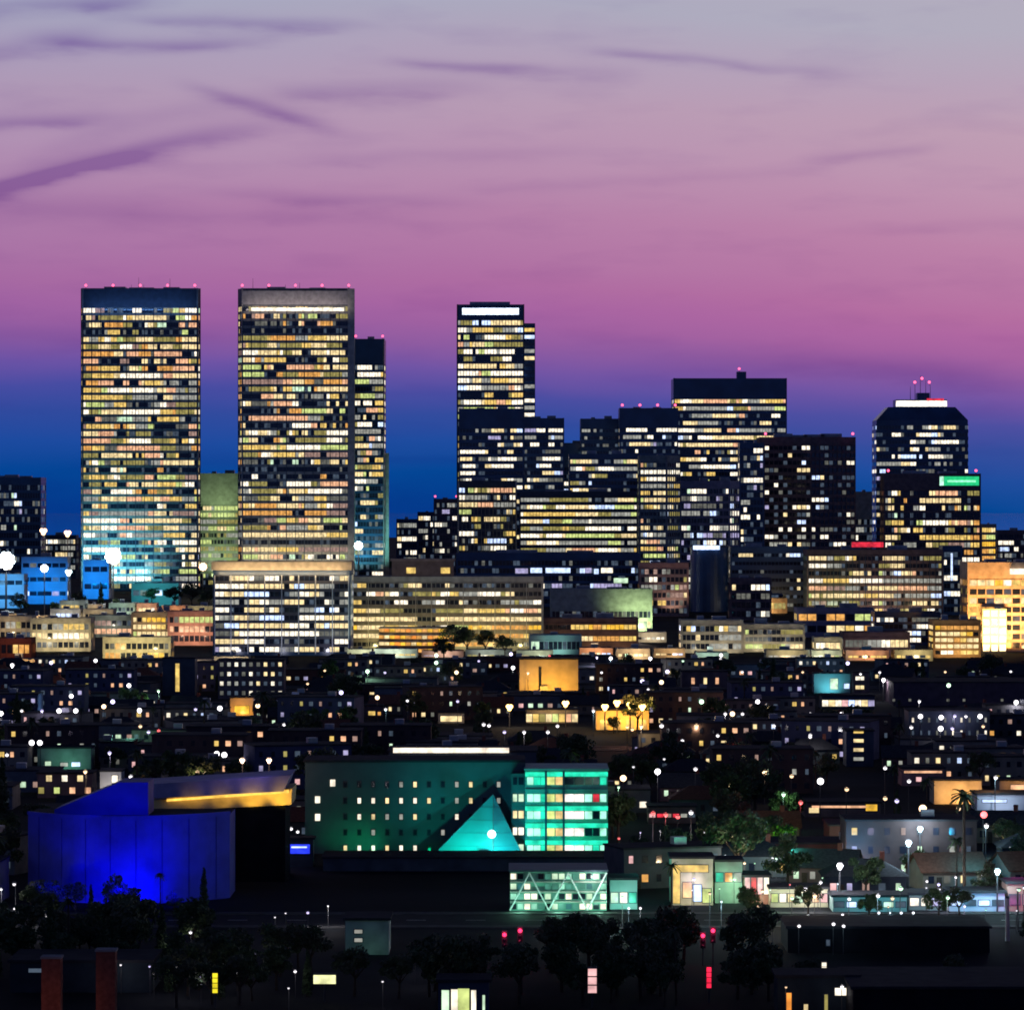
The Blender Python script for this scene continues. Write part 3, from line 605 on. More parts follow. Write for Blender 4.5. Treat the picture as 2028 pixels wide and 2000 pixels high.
# left low-rise by the floodlights
lv = [('beige_apartment_house', 'beige apartment house at the left margin, warm wash on its wall', -20, 62, 1224, 1272, CREAM, 'warm', .12, (1, .75, .45), 2600),
      ('cream_apartment_house', 'cream apartment house with a green doorway, between beige and grey neighbours', 62, 178, 1228, 1290, CREAM, 'mixed', .5, (1, .85, .5), 4200),
      ('grey_apartment_house', 'grey-green apartment house with mixed windows', 180, 262, 1222, 1262, GREYG, 'mixed', .6, (1, .9, .7), 2600),
      ('ochre_apartment_house', 'ochre apartment house beside the pink one, warm windows', 262, 338, 1216, 1266, BEIGE, 'gold', .5, (1, .7, .35), 3200),
      ('pink_apartment_house', 'pink stucco apartment house with a red stair tower, left of the ribbed office', 334, 426, 1214, 1278, PINKS, 'warm', .5, (1, .6, .4), 4600),
      ('long_cream_wall_house', 'long low cream house under the ochre and grey ones', 206, 336, 1266, 1312, CREAM, 'gold', .3, (1, .85, .4), 5200),
      ('red_roofed_house', 'low red-brown house below the beige apartment house', -10, 60, 1268, 1304, BRICK, 'warm', .4, (1, .5, .3), 1200)]
for i, (nm, lb, a, b_, yt, yb, w_, pal, p, lc, e) in enumerate(lv):
    t_ = strip(nm, lb, a, b_, yt, yb, pal, p, w_, 14, dep=14, cat='apartment house', seed=120 + i, pw=2.2, stay=.5, mull=2.2, mullm=w_, bandm=w_, proud=.12, prev_full=0)
    n = max(1, int((b_ - a) / 45))
    for q in range(n):
        xq = (q + .5) / n * t_['_w'] - t_['_w'] / 2; lamp_or_fill(t_, (xq, -17, 5), e, lc, .6, 'SPOT', (xq, -7, 5), 130)
# ------------------------------------------------------------------ blue floodlit quarter
for i, (nm, lb, a, b_, yt, yb, w_) in enumerate([
        ('blue_lit_hall', 'flat-roofed hall washed bright blue by the floodlights', 44, 132, 1106, 1196, BLUEW), ('blue_lit_block', 'tall narrow blue-lit block at the foot of the dark-crowned tower', 166, 214, 1112, 1186, BLUEW),
        ('teal_lit_block', 'teal-lit low block right of the bright floodlight', 262, 352, 1158, 1200, TEALW), ('blue_lit_shed', 'low blue-washed shed at the left edge below the floodlight', -20, 46, 1140, 1204, BLUEW)]):
    t_ = strip(nm, lb, a, b_, yt, yb, 'blue', .12, w_, 24, dep=16, cat='hall', seed=140 + i, pw=4.5, stay=.2, prev_full=0, wf=.3, units=1)
    for q in (-.25, .25):
        lamp_or_fill(t_, (q * t_['_w'], -34, 10), 19000 if i != 2 else 8000, ((.0, .30, 1), (.0, .30, 1), (.1, .8, .9), (.1, .5, 1))[i], .8, 'SPOT', (q * t_['_w'], -8, 8), 90)
def flood(px, py, D, label, col, power, head=2.4, k=9, nm='floodlight_mast', aimz=0, rows=2):
    z = gz(D); zt = Z(py, D); rt = root(nm, label, 'floodlight', (X(px, D), D, z))
    b = MB(); b.tube((0, 0, 0), (0, 0, zt - z), .06 * head + .1, .05 * head + .05, POLE, 8); b.build('pole', rt)
    b = MB(); b.box(-head * .35, head * .35, -.1, .1, zt - z, zt - z + rows * 1.1, POLE); fr_ = b.build('lamp_frame', rt)
    em = lit('flood_%s' % nm + '%d' % int(col[0] * 100), col, k, vary=0, samp=False)
    rad = head / 2; hc = zt - z + rows * .55
    for r in range(1 if rows < 3 else 2):
        nn = (3 if rows < 3 else (5, 9)[r])
        for j in range(nn):
            a = 2 * math.pi * j / nn + .5; q = rad * ((.5,) if rows < 3 else (.34, .85))[r]; b = MB()
            b.ball((math.cos(a) * q, -.35, hc + math.sin(a) * q), (.30 if rows < 3 else .17) * head, em, 10, 6); b.build('lamp_head', fr_)
    lamp_or_fill(rt, (0, -1.5, zt - z + 1), power, tuple(min(1, c) for c in col), 1.0)
    return rt
flood(12, 1121, 1900, 'brightest floodlight mast at the left edge, bluish white', (.75, .92, 1.0), 90000, 7.5, 9, rows=5)
flood(224, 1112, 1950, 'floodlight mast glaring white at the foot of the dark-crowned tower', (.85, .95, 1.0), 90000, 7.0, 9, rows=5)
flood(86, 1056, 2300, 'orange rooftop-height lamp mast, left one of the orange pair', (1.0, .55, .3), 9000, 4.2, 5, rows=2)
flood(134, 1060, 2300, 'orange lamp mast nearer the dark-crowned tower, of the orange pair', (1.0, .56, .3), 9000, 4.0, 5, rows=2)
flood(88, 1132, 1960, 'small white floodlight mast between the two big ones', (.92, .95, 1.0), 9000, 3.4, 6, rows=3)
flood(136, 1138, 1960, 'pale square floodlight on a short mast by the blue hall', (.7, .95, 1.0), 9000, 3.4, 4, rows=2)
flood(710, 1086, 2380, 'white floodlight mast lighting the foot of the slim tower', (.8, 1.0, .98), 26000, 4.6, 7, rows=3)
flood(1240, 1262, 1700, 'pink-white floodlight mast in front of the green glow', (1.0, .8, .72), 30000, 4.2, 6, rows=4)
flood(402, 1128, 2250, 'pale yellow floodlight mast beside the beige roof band', (1.0, .95, .6), 9000, 4, 3, rows=3)

# ------------------------------------------------------------------ middle distance specials
# orange floodlit wall block
D = Dof(1376); z0 = gz(D); h = Z(1306, D) - z0
rt = root('orange_lit_block', 'plain block washed bright orange with a dark upright slot', 'building', (X(1087, D), D + 7, z0)); w = m_px(116, D)
b = MB(); b.box(-w / 2, w / 2, -7, 7, 0, h, mat('plain_stucco', (.55, .42, .25), .85, vary=.12)); b.build('wall', rt)
b = MB(); b.box(-w / 2 - .3, w / 2 + .3, -7.3, 7.3, h, h + .5, ROOFD); b.build('roof', rt)
b = MB(); b.box(-w / 2 + 6.3, -w / 2 + 7.2, -7.2, -7.01, 1.5, h - 2.4, GLASS); b.build('window', rt)
b = MB(); b.box(-w / 2 + 6.8, -w / 2 + 9.3, -8.6, -7.01, 0, 3, CREAM); b.build('porch', rt)
for q in (-6, 0, 6): lamp_or_fill(rt, (q, -15, .8), 3900, (1, .55, .08), .4, 'SPOT', (q, -7, 6), 110)
occ(X(1087, D), D + 7, w / 2, 9)
# sodium-lit yard
D = Dof(1445); z0 = gz(D); w = m_px(104, D)
rt = root('amber_yard_building', 'low loading building glaring orange under sodium lamps', 'building', (X(1233, D), D + 6, z0))
b = MB(); b.box(-w / 2, w / 2, -6, 6, 0, 5.4, mat('plain_stucco', (.55, .42, .25))); b.build('wall', rt)
b = MB(); b.box(-w / 2 - .4, w / 2 + .4, -6.5, 6.4, 5.4, 5.8, ROOFD); b.build('roof', rt)
for i in range(4):
    b = MB(); b.box(-w / 2 + 1 + i * w / 4, -w / 2 + 3.2 + i * w / 4, -6.1, -6.01, 0, 2.8, METAL); b.build('loading_door', rt)
for q in (-5, 0, 5): lamp_or_fill(rt, (q, -11, 3), 2600, (1, .5, .08), .4, 'SPOT', (q, -6, 2.5), 130)
occ(X(1233, D), D + 6, w / 2, 8)
for i, (px, py, lb) in enumerate([(1198, 1404, 'sodium lamp mast at the near end of the orange loading yard'), (1222, 1396, 'sodium lamp mast second along the orange loading yard'),
                                  (1248, 1400, 'sodium lamp mast third along the orange loading yard'), (1272, 1404, 'sodium lamp mast at the far end of the orange loading yard')]):
    flood(px, py, Dof(1450) - 2, lb, (1.0, .55, .15), 1800, 1.9, 8, nm='yard_lamp_mast', rows=1)
flood(1009, 1404, Dof(1440), 'single amber mast left of the orange plain block, star bright', (1.0, .70, .4), 3000, 1.9, 7, nm='yard_lamp_mast', rows=1)
flood(1120, 1397, Dof(1440), 'single amber mast below the orange plain block', (1.0, .72, .4), 3000, 1.9, 7, nm='yard_lamp_mast', rows=1)
flood(1663, 1722, Dof(1800), 'white street floodlight on a tall mast above the lit shops', (.95, .92, 1.0), 3000, .95, 7, nm='street_flood_mast', rows=1)
flood(1799, 1676, Dof(1770), 'ice-blue floodlight, lower of the close pair', (.6, .85, 1.0), 4500, 1.0, 7, nm='street_flood_mast', rows=1)
flood(1822, 1648, Dof(1740), 'ice-blue floodlight, upper of the close pair', (.6, .85, 1.0), 3500, .95, 7, nm='street_flood_mast', rows=1)
flood(1975, 1733, Dof(1805), 'ice-blue floodlight standing apart near the right edge', (.55, .9, 1.0), 3500, .9, 7, nm='street_flood_mast', rows=1)

def simple_block(name, label, x0, x1, yt, yb, wall, dep=10, wins=(), roofm=ROOFD, cat='building', lights=(), z0=None, D=None, eave=.3, winh=1.4, pane=None):
    """low block; wins = (fraction along, z, width, height, material) - each its own window part"""
    D = D or Dof(yb); z0 = gz(D) if z0 is None else z0; xc = X((x0 + x1) / 2, D); w = m_px(x1 - x0, D); h = Z(yt, D) - z0
    rt = root(name, label, cat, (xc, D + dep / 2, z0))
    b = MB(); b.box(-w / 2, w / 2, -dep / 2, dep / 2, 0, h, wall); b.build('wall', rt)
    b = MB(); b.box(-w / 2 - eave, w / 2 + eave, -dep / 2 - eave, dep / 2 + eave, h, h + .35, roofm)
    b.build('roof', rt)
    for (fx, z, ww, wh, m) in wins:
        x = -w / 2 + fx * w; b = MB(); b.box(x - ww / 2 - .1, x + ww / 2 + .1, -dep / 2 - .08, -dep / 2 - .005, z - .1, z + wh + .1, DARKC)
        fr = b.build('window', rt)
        b = MB(); b.box(x - ww / 2, x + ww / 2, -dep / 2 - .11, -dep / 2 - .083, z, z + wh, m); b.build('pane', fr)
    for (fx, z, dist, e, c, ang) in lights:
        x = -w / 2 + fx * w; lamp_or_fill(rt, (x, -dep / 2 - dist, z), e, c, .35, 'SPOT', (x, -dep / 2, z + dist * .5), ang)
    occ(xc, D + dep / 2, w / 2 + .5, dep / 2 + .5); PROT.append((x0, x1, yt, yt + (yb - yt) * .85, D))
    rt['_h'] = h; rt['_w'] = w
    return rt
ML = lambda n: MATS['lit_' + n]
simple_block('lit_pavilion', 'small flat pavilion glowing cream in the dark middle distance', 868, 919, 1412, 1432, CREAM, 6, [(.5, .5, 6.2, 1.6, ML('cream'))])
simple_block('low_lit_arcade', 'low yellow-lit arcade between the two amber masts', 1042, 1145, 1406, 1432, BEIGE, 8, [(i / 8 + .06, .4, 1.7, 2.3, ML(['cream', 'yellow', 'olive', 'cream', 'lime', 'yellow', 'peach', 'cream'][i])) for i in range(8)], lights=((.5, 3, 6, 900, (1, .7, .3), 140),))
simple_block('amber_cottage', 'tiny cottage with an amber window, left of the cream pavilion', 722, 758, 1398, 1420, BROWN, 6, [(.4, .6, 2.0, 1.2, ML('yellow')), (.8, .6, 1.0, 1, ML('amber'))])
simple_block('orange_kiosk', 'small kiosk glowing solid orange below the ribbed office', 456, 502, 1382, 1420, mat('plain_stucco', (.5, .4, .25)), 6, [(.5, 1.0, 4.4, 2.4, ML('gold'))], lights=((.5, 1, 4, 1500, (1, .5, .1), 130),))
simple_block('stair_lit_block', 'dark block with one tall yellow stair window', 322, 386, 1304, 1378, DARKC, 10, [(.46, 1.5, 1.3, 9.2, ML('yellow'))])
simple_block('punched_window_block', 'dark block of square cream windows under the ribbed office', 432, 562, 1308, 1384, BROWN, 12,
             [((i + .5) / 9, 1.3 + 3.1 * r, 1.1, 1.3, ML(R.choice(['cream', 'grey', 'white', 'dim', 'slate', 'slate']))) for r in range(4) for i in range(9)])
simple_block('white_fascia_building', 'low dark building with a long white glowing roof fascia behind the green building', 770, 1062, 1489, 1520, DARKC, 18, [], D=850)
b = MB(); rtw = bpy.data.objects['white_fascia_building']; wD = 850
b.box(X(779, wD) - rtw.location.x, X(1008, wD) - rtw.location.x, -9.9, -9.35, rtw['_h'] - .1, rtw['_h'] + .95, lit('fascia_white', (1.5, 1.25, 1.0), 1.0)); b.build('glowing_fascia', rtw)
simple_block('long_dark_warehouse', 'long dark purple-grey warehouse at the right with a few small lights', 1770, 2060, 1352, 1398, mat('warehouse', (.10, .07, .09)), 30, [((i * 37 % 100) / 100, 1.5, .8, .8, ML('dim')) for i in range(5)])
simple_block('storefront_strip', 'single-storey shop strip with a bright white window line', 1628, 1732, 1378, 1404, DARKC, 10, [((i + .5) / 8, .9, 1.9, 1.9, ML(['white', 'cream', 'white', 'pink', 'cool', 'white', 'cream', 'lav'][i])) for i in range(8)])
simple_block('teal_lit_kiosk', 'small pale turquoise-lit corner building above the bright shop strip', 1612, 1684, 1334, 1372, TEALW, 8, [(.55, 1.2, 2.6, 3.6, ML('mint')), (.9, 1.5, 1.8, 1.6, ML('cool'))], lights=((.4, 1.5, 5, 1700, (.2, .8, 1), 130),))
simple_block('stacked_window_house', 'narrow house with two stacked bright windows beside the turquoise kiosk', 1690, 1722, 1332, 1374, BROWN, 7, [(.4, 4.6, 2.8, 1.2, ML('white')), (.4, 1.6, 2.8, 1.2, ML('cream'))])
simple_block('three_window_house', 'brown house with three warm arched windows left of the turquoise kiosk', 1350, 1440, 1330, 1366, BROWN, 9, [(.25, 2, 1.1, 2.1, ML('peach')), (.52, 2, 1.1, 2.1, ML('cream')), (.78, 2, 1.1, 2.1, ML('peach'))])
simple_block('ladder_window_block', 'dark block with a column of short cream windows in the right middle distance', 1676, 1730, 1448, 1518, DARKC, 9, [(.45, 1.5 + 2.2 * i, 2.4, .8, ML(['grey', 'cream', 'cream', 'yellow'][i])) for i in range(4)])
simple_block('white_dotted_block', 'long dark block with two rows of tiny white windows', 1800, 1960, 1408, 1470, DARKC, 12, [((i + .5) / 10, 2.0 + 3.4 * r, .55, 1.2, ML(R.choice(['white', 'grey', 'slate', 'dim']))) for r in range(2) for i in range(10)])
simple_block('orange_gabled_house', 'house washed orange with a pale roof line at the right', 1850, 1944, 1546, 1592, BEIGE, 9, [(.85, 1.2, 1.5, 1.6, ML('amber'))], lights=((.4, .5, 5, 2600, (1, .55, .18), 130), (.75, .5, 5, 1800, (1, .55, .18), 130)))
simple_block('pinkish_roof_house', 'low house with a pale pink lit eave left of the orange-washed house', 1786, 1870, 1522, 1556, PINKS, 9, [(.5, 2.9, 8.5, .5, ML('peach')), (.4, 1, 1.2, 1, ML('pink'))])
simple_block('orange_strip_shop', 'low shop with a thin continuous orange light strip', 1594, 1744, 1590, 1618, BROWN, 9, [(.5, 1.9, 12.5, .45, ML('peach')), (.88, 1.3, 2.3, 1.3, ML('gold')), (.12, .9, 2, 1, ML('cream'))])
simple_block('pale_blue_depot', 'pale blue-grey depot at the right edge under the orange-washed house', 1935, 2050, 1574, 1606, BLUEW, 10, [(.3, 1.8, 5, .6, ML('cool'))], lights=((.4, 1, 5, 800, (.7, .8, 1), 140),))
simple_block('amber_house', 'dark house with an amber gable end at the right margin', 1980, 2050, 1546, 1572, BEIGE, 8, [(.5, 1, 3, 1, ML('peach'))], lights=((.6, .5, 4, 700, (1, .5, .15), 130),))
simple_block('green_washed_house', 'house washed dim green among trees at the left', 74, 180, 1482, 1524, GREYG, 9, [(.2, 1, 1.4, 1, ML('mint')), (.5, .8, 1.8, .9, ML('grey')), (.72, .8, 2, 1, ML('cool'))], lights=((.6, .6, 5, 700, (.3, 1, .7), 130),))
simple_block('warm_cluster_house', 'house with crowded warm windows above the blue hall', 74, 182, 1532, 1580, BROWN, 9, [((i + .5) / 7, 1.0 + 2.6 * (i % 2), 1.2, 1.3, ML(['olive', 'cream', 'lime', 'white', 'peach', 'cream', 'peach'][i])) for i in range(7)])
simple_block('white_gable_house', 'small house with a bright white end wall above the blue hall', 198, 240, 1528, 1572, WHITEP, 7, [(.7, 2.5, 1.3, 1.6, ML('white'))], lights=((.6, .6, 4, 500, (1, .9, .85), 130),))
# blue hall ----------------------------------------------------------------------------
D = 612; rt = root('blue_curved_hall', 'windowless curved hall floodlit deep blue', 'hall', (X(243, D), D + 12, 0))
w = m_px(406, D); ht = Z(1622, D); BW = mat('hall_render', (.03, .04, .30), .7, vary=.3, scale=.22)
n = 28; front = [(-w / 2 + w * i / n, -2.0 - 9.5 * (1 - (2 * i / n - 1) ** 2)) for i in range(n + 1)]
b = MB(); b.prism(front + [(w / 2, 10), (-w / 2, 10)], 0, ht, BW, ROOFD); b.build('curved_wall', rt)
b = MB()
for i in range(n): b.ebox(front[i], front[i + 1], -.3, .18, ht, ht + .5, BW)
b.build('parapet', rt)
b = MB(); xa, xb = X(96, D) - rt.location.x, X(284, D) - rt.location.x; zt = Z(1556, D)
b.v += [(xa, -4, ht), (xb, -4, ht), (xb, 6, ht), (xa, 6, ht), (xa, -4, ht + .9), (X(226, D) - rt.location.x, -4, zt), (xb, -4, zt), (xb, 6, zt), (X(226, D) - rt.location.x, 6, zt), (xa, 6, ht + .9)]
k_ = b.mi(BW)
for f in ((0, 1, 6, 5, 4), (1, 2, 7, 6), (2, 3, 9, 8, 7), (3, 0, 4, 9), (4, 5, 8, 9), (5, 6, 7, 8)): b.f.append(f); b.m.append(k_)
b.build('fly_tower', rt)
b = MB()
for i in range(8):
    x = -w / 2 + 2 + i * (w - 4) / 7; b.box(x - .02, x + .02, -2.0 - 9.5 * (1 - (2 * x / w) ** 2) - .1, -2.0 - 9.5 * (1 - (2 * x / w) ** 2) - .001, .2, ht - .2, mat('joint_dark', (.01, .01, .06), .8))
b.build('panel_joints', rt)
b = MB(); b.box(-1.0, 1.4, -11.62, -11.45, 0, 2.5, GLASS); b.build('door', rt)
BL = (.0, .0, 1.0)
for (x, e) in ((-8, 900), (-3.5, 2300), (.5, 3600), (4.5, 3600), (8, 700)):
    lamp_or_fill(rt, (x, -17.5, .4), e * .85, BL, .3, 'SPOT', (x - .6, -10.5, 4.0), 130, 1)
for x in (-9, 1, 9): lamp_or_fill(rt, (x, -28, 3), 7000, (0, 0, 1), .4, 'SPOT', (x, -10.5, 8.0), 90, 1)
lamp_or_fill(rt, (-4, -12, ht + 2), 1100, BL, .4, 'SPOT', (-5, -3, ht + 3), 140, .9)
lamp_or_fill(rt, (2, -12, ht + 2), 1100, BL, .4, 'SPOT', (4, -3, ht + 4), 140, .9)
occ(X(243, D), D + 2, w / 2 + 1, 22)
# gold terrace building
D = 648; z0 = 0; rt = root('gold_terrace_building', 'dark building with a long wedge-shaped golden terrace under a violet roof', 'building', (X(430, D), D + 8, 0))
ox = rt.location.x; xa, xb = X(284, D) - ox, X(576, D) - ox
b = MB(); b.box(xa, xb - 1, -7, 8, 0, Z(1594, D), mat('black_cladding', (.008, .009, .012), .8)); b.build('wall', rt)
def wedge(nm, pts, y0, y1, m, parent=rt):
    b = MB(); P = [(X(px, D) - ox, Z(py, D)) for px, py in pts]; n = len(P)
    b.poly([(x, y0, z) for x, z in reversed(P)][::-1], m)
    b.poly([(x, y1, z) for x, z in P][::-1], m)
    for i in range(n):
        a, c = P[i], P[(i + 1) % n]; b.poly([(a[0], y1, a[1]), (c[0], y1, c[1]), (c[0], y0, c[1]), (a[0], y0, a[1])], m)
    return b.build(nm, parent)
wedge('roof', [(228, 1556), (576, 1534), (562, 1566), (284, 1581)], -9, 6, mat('violet_roof', (.20, .18, .34), .7))
tr = wedge('terrace', [(284, 1584), (578, 1562), (576, 1594), (330, 1606), (284, 1606)], -7.2, 6, mat('terrace_stone', (.55, .42, .22), .8))
wedge('soffit_light', [(330, 1583), (572, 1564), (572, 1570), (330, 1587)], -7.9, -7.25, lit('soffit_gold', (1.3, .75, .12), 1.0), tr)
wedge('railing', [(284, 1584.5), (330, 1583), (330, 1580.5), (284, 1582)], -7.9, -7.6, METAL, tr)
for q in (5, 10, 0, 15): lamp_or_fill(rt, (q - 4, -10.5, 12.6), (700, 300, 900, 1100)[int(q / 5)] if q > 2 else 160, (1, .62, .08), .25, 'SPOT', (q - 4, -7, 15.2), 100)
lamp_or_fill(rt, (6, -13, 22), 700, (.3, .25, 1), .4, 'SPOT', (4, -7, 17), 120)
occ(X(430, D), D + 4, m_px(300, D) / 2, 14)
for px in (480, 533): flood(px, 1512, 700, 'warm globe lamp on a post behind the violet roof, ' + ('left one' if px == 480 else 'right one'), (1.0, .62, .42), 700, .9, 6, nm='terrace_lamp_post', rows=1)
bs = simple_block('blue_sign_kiosk', 'small kiosk with a bright blue sign box beside the dark green wall', 566, 620, 1662, 1716, DARKC, 4, [(.5, 2.3, 3.6, 1.6, lit('sign_blue', (.03, .06, 1.2), 1)), ], z0=0)
b = MB(); b.box(-1.4, 1.3, -2.2, -2.13, 3.3, 3.55, ML('cool')); b.build('sign_lettering', bs)
# green building ------------------------------------------------------------------------
D = 702; rt = root('dark_green_office', 'dark office washed green from below, with rows of small square windows', 'office building', (X(822, D), D + 10, 0)); ox = rt.location.x
GW = mat('green_office_wall', (.06, .10, .10), .75, vary=.15, scale=.3)
xa, xb = X(604, D) - ox, X(1040, D) - ox; ht = Z(1509, D)
b = MB(); b.box(xa, xb, -10, 4, 0, ht, GW); b.build('wall', rt)
b = MB(); b.box(xa - .3, xb, -10.4, 4, ht, ht + .4, ROOFD); b.build('roof', rt)
lit_map = {1553: [0, 0, 0, 0, 1, 2, 0, 0, 1, 2, 0, 1], 1585: [0, 3, 3, 2, 3, 3, 2, 0, 1, 2, 0, 1], 1617: [0, 3, 2, 1, 1, 2, 0, 0, 3, 0, 0, 0], 1648: [0, 0, 1, 0, 0, 0, 0, 1, 0, 3, 0, 0], 1679: [2, 3, 3, 2, 3, 3, 0, 0, 0, 0, 0, 0]}
for py, row in lit_map.items():
    for i, s in enumerate(row):
        x = X(684 + 27.6 * i, D) - ox; z = Z(py, D)
        b = MB(); b.box(x - .42, x + .42, -10.1, -10.01, z - .62, z + .62, POLE); fr = b.build('window', rt)
        b = MB(); b.box(x - .3, x + .3, -10.14, -10.101, z - .48, z + .48, (GLASS, ML('grey'), ML('cream'), ML('white'))[s]); b.build('pane', fr)
for px, py in ((659, 1550), (629, 1583), (629, 1618)):
    x = X(px, D) - ox; z = Z(py, D); b = MB(); b.box(x - .45, x + .45, -10.12, -10.01, z - .6, z + .6, ML('white')); b.build('window', rt)
GR = (.0, 1.0, .42)
for (px, e, up) in ((700, 420, 4), (738, 620, 4), (800, 60, 3), (850, 60, 3), (655, 110, 8)):
    x = X(px, D) - ox; lamp_or_fill(rt, (x, -14.5, .4), e, GR, .25, 'SPOT', (x - 1, -10, up), 120, .9)
lamp_or_fill(rt, (-10, -18, 20), 60, (0, .7, .6), .4, 'SPOT', (-8, -10, 12), 140, .9)
occ(X(822, D), D + 8, 24, 16)
pr = root('glass_pyramid', 'turquoise-lit glass pyramid with one white lamp against the green building', 'pyramid', (X(946, D), D - 8, 0)); ox = pr.location.x
A = [X(854, D) - ox, X(1038, D) - ox]; ap = (X(977, D) - ox, 4, Z(1569, D)); PG = mat('pyramid_glass', (.10, .48, .46), .35, vary=.08, scale=.4)
base = [(A[0], -1.5), (X(977, D) - ox, -4.0), (A[1], -1.0), (A[1] - 2, 8), (A[0] + 4, 8)]
b = MB()
for i in range(5):
    p, q = base[i], base[(i + 1) % 5]; b.poly([(*p, 0), (*q, 0), ap], PG)
b.build('glass_faces', pr)
b = MB()
for i in range(5): b.tube((*base[i], 0), ap, .07, .04, METAL, 6)
for i in (0, 1, 2):
    p, q = base[i], base[i + 1] if i < 4 else base[0]
    for k in (1, 2, 3, 4):
        f = k / 5; b.tube((p[0] + (ap[0] - p[0]) * f, p[1] + (ap[1] - p[1]) * f - .05, ap[2] * f), (q[0] + (ap[0] - q[0]) * f, q[1] + (ap[1] - q[1]) * f - .05, ap[2] * f), .02, .02, METAL, 5)
b.build('glazing_bars', pr)
b = MB(); b.ball((2.6, -3.4, Z(1650, D - 10)), .75, lit('pyr_lamp', (1.2, 2.0, 2.0), 2, vary=0), 12, 8); b.build('white_lamp', pr)
b = MB(); b.box(.3, 2.0, -3.75, -2.2, 0, 1.6, DARKC); b.build('door', pr)
TQ = (.0, .95, .75)
lamp_or_fill(pr, (-4, -10, .5), 4200, (0, 1, .72), .3, 'SPOT', (-2, -2, 3), 110); lamp_or_fill(pr, (1, -9, .5), 4800, (0, .95, .85), .3, 'SPOT', (1.5, -2, 5), 110)
lamp_or_fill(pr, (6, -9, .5), 3600, (0, .75, 1), .3, 'SPOT', (5, -1, 3), 110)
occ(X(946, D), D - 8, 11, 7)
# glass wing
D = 700; rt = root('teal_glass_wing', 'five-storey turquoise glass wing with a yellow stair column', 'office building', (X(1120, D), D + 6, 0)); ox = rt.location.x
ht = Z(1524, D); xa, xb = X(1040, D) - ox, X(1203, D) - ox
b = MB(); b.box(xa, xb, -8.5, 6, 0, ht, mat('teal_frame', (.14, .36, .28), .6)); b.build('wall', rt)
b = MB(); b.box(xa - .2, xb + .2, -9.1, 6.2, ht, ht + .4, mat('teal_frame', (.14, .36, .28))); b.build('roof', rt)
tealL = lit('teal_band', (.02, .80, .48), 1.15); paleT = lit('teal_pale', (.45, 1.1, .8), 1.15); wh = lit('pinkwhite', (1.3, 1.1, 1.05), 1)
fh = ht / 5
for r in range(5):
    z = r * fh
    for (u0, u1, m) in ((1044, 1056, paleT), (1057, 1070, paleT if r < 4 else tealL), (1071, 1079, tealL), (1083, 1098, lit('stairy', (.85, .95, .3), 1.0)), (1100, 1114, lit('stairo', (.9, .62, .25), 1.0)),
                        (1118, 1136, wh if r < 4 else GLASS), (1137, 1156, wh if r < 4 else GLASS), (1158, 1172, GLASS if r in (1, 4) else paleT), (1174, 1186, ML('red') if r == 3 else (GLASS if r > 0 else tealL)), (1188, 1200, paleT if r < 4 else tealL)):
        a, c = X(u0, D) - ox, X(u1, D) - ox
        b = MB(); b.box(a, c, -8.62, -8.51, z + .55, z + fh - 1.15, m); b.build('window', rt)
    b = MB(); b.box(xa, xb, -8.9, -8.52, z + fh - 1.0, z + fh - .25, tealL if r != 3 else mat('teal_frame', (.14, .36, .28))); b.build('light_band', rt)
for px in (1081, 1116):
    b = MB(); b.box(X(px, D) - ox - .2, X(px, D) - ox + .2, -9.2, -8.91, 0, ht, DARKC); b.build('fin', rt)
b = MB(); b.box(X(1013, D) - ox, xa - .02, -7.5, 4, 0, ht - .6, GW); ln = b.build('link_block', rt)
for r in range(5):
    for (u0, u1) in ((1016, 1024), (1027, 1037)):
        b = MB(); b.box(X(u0, D) - ox, X(u1, D) - ox, -7.62, -7.51, r * 3.0 + .7, r * 3.0 + 2.0, (ML('mint'), ML('white'), ML('cream'), ML('mint'), GLASS)[r]); b.build('window', ln)
lamp_or_fill(rt, (2, -15, 1), 1500, (0, 1, .6), .4, 'SPOT', (2, -8, 6), 120)
occ(X(1120, D), D + 3, 10, 13)
# podium + braced garage
simple_block('garden_podium', 'long dark podium in front of the pyramid and green building', 640, 1210, 1700, 1722, mat('podium_wall', (.07, .08, .09), .8), 12, [], z0=0, D=668, cat='podium')
D = 600; rt = root('braced_glass_garage', 'low glazed garage with diagonal lit braces below the turquoise wing', 'parking garage', (X(1106, D), D + 6, 0)); ox = rt.location.x
ht = Z(1726, D); w = m_px(192, D)
b = MB(); b.box(-w / 2, w / 2, -4, 6, 0, ht, mat('teal_frame', (.14, .36, .28))); b.build('wall', rt)
b = MB(); b.box(-w / 2 - .2, w / 2 + .2, -6, 6.2, ht, ht + .3, DARKC); b.build('roof', rt)
gl = [lit('g1', (.35, .85, .6), .9), lit('g2', (.1, .45, .32), .6), ML('mint'), ML('white'), GLASS, lit('g3', (.05, .3, .3), .5), GLASS]
for r in range(4):
    for i in range(14):
        if (i + r) % 14 in (5, 6) and r > 1: continue
        a = -w / 2 + i * w / 14; b = MB(); b.box(a + .1, a + w / 14 - .1, -4.1, -4.01, r * ht / 4 + .25, (r + 1) * ht / 4 - .45, R.choice(gl)); b.build('window', rt)
for i in range(5):
    a = -w / 2 + i * w / 5; b = MB()
    b.tube((a, -5.2, .2), (a + w / 5, -5.2, ht - .2), .13, .13, WHITEP, 6) if i % 2 == 0 else b.tube((a + w / 5, -5.2, .2), (a, -5.2, ht - .2), .13, .13, WHITEP, 6)
    b.build('brace', rt)
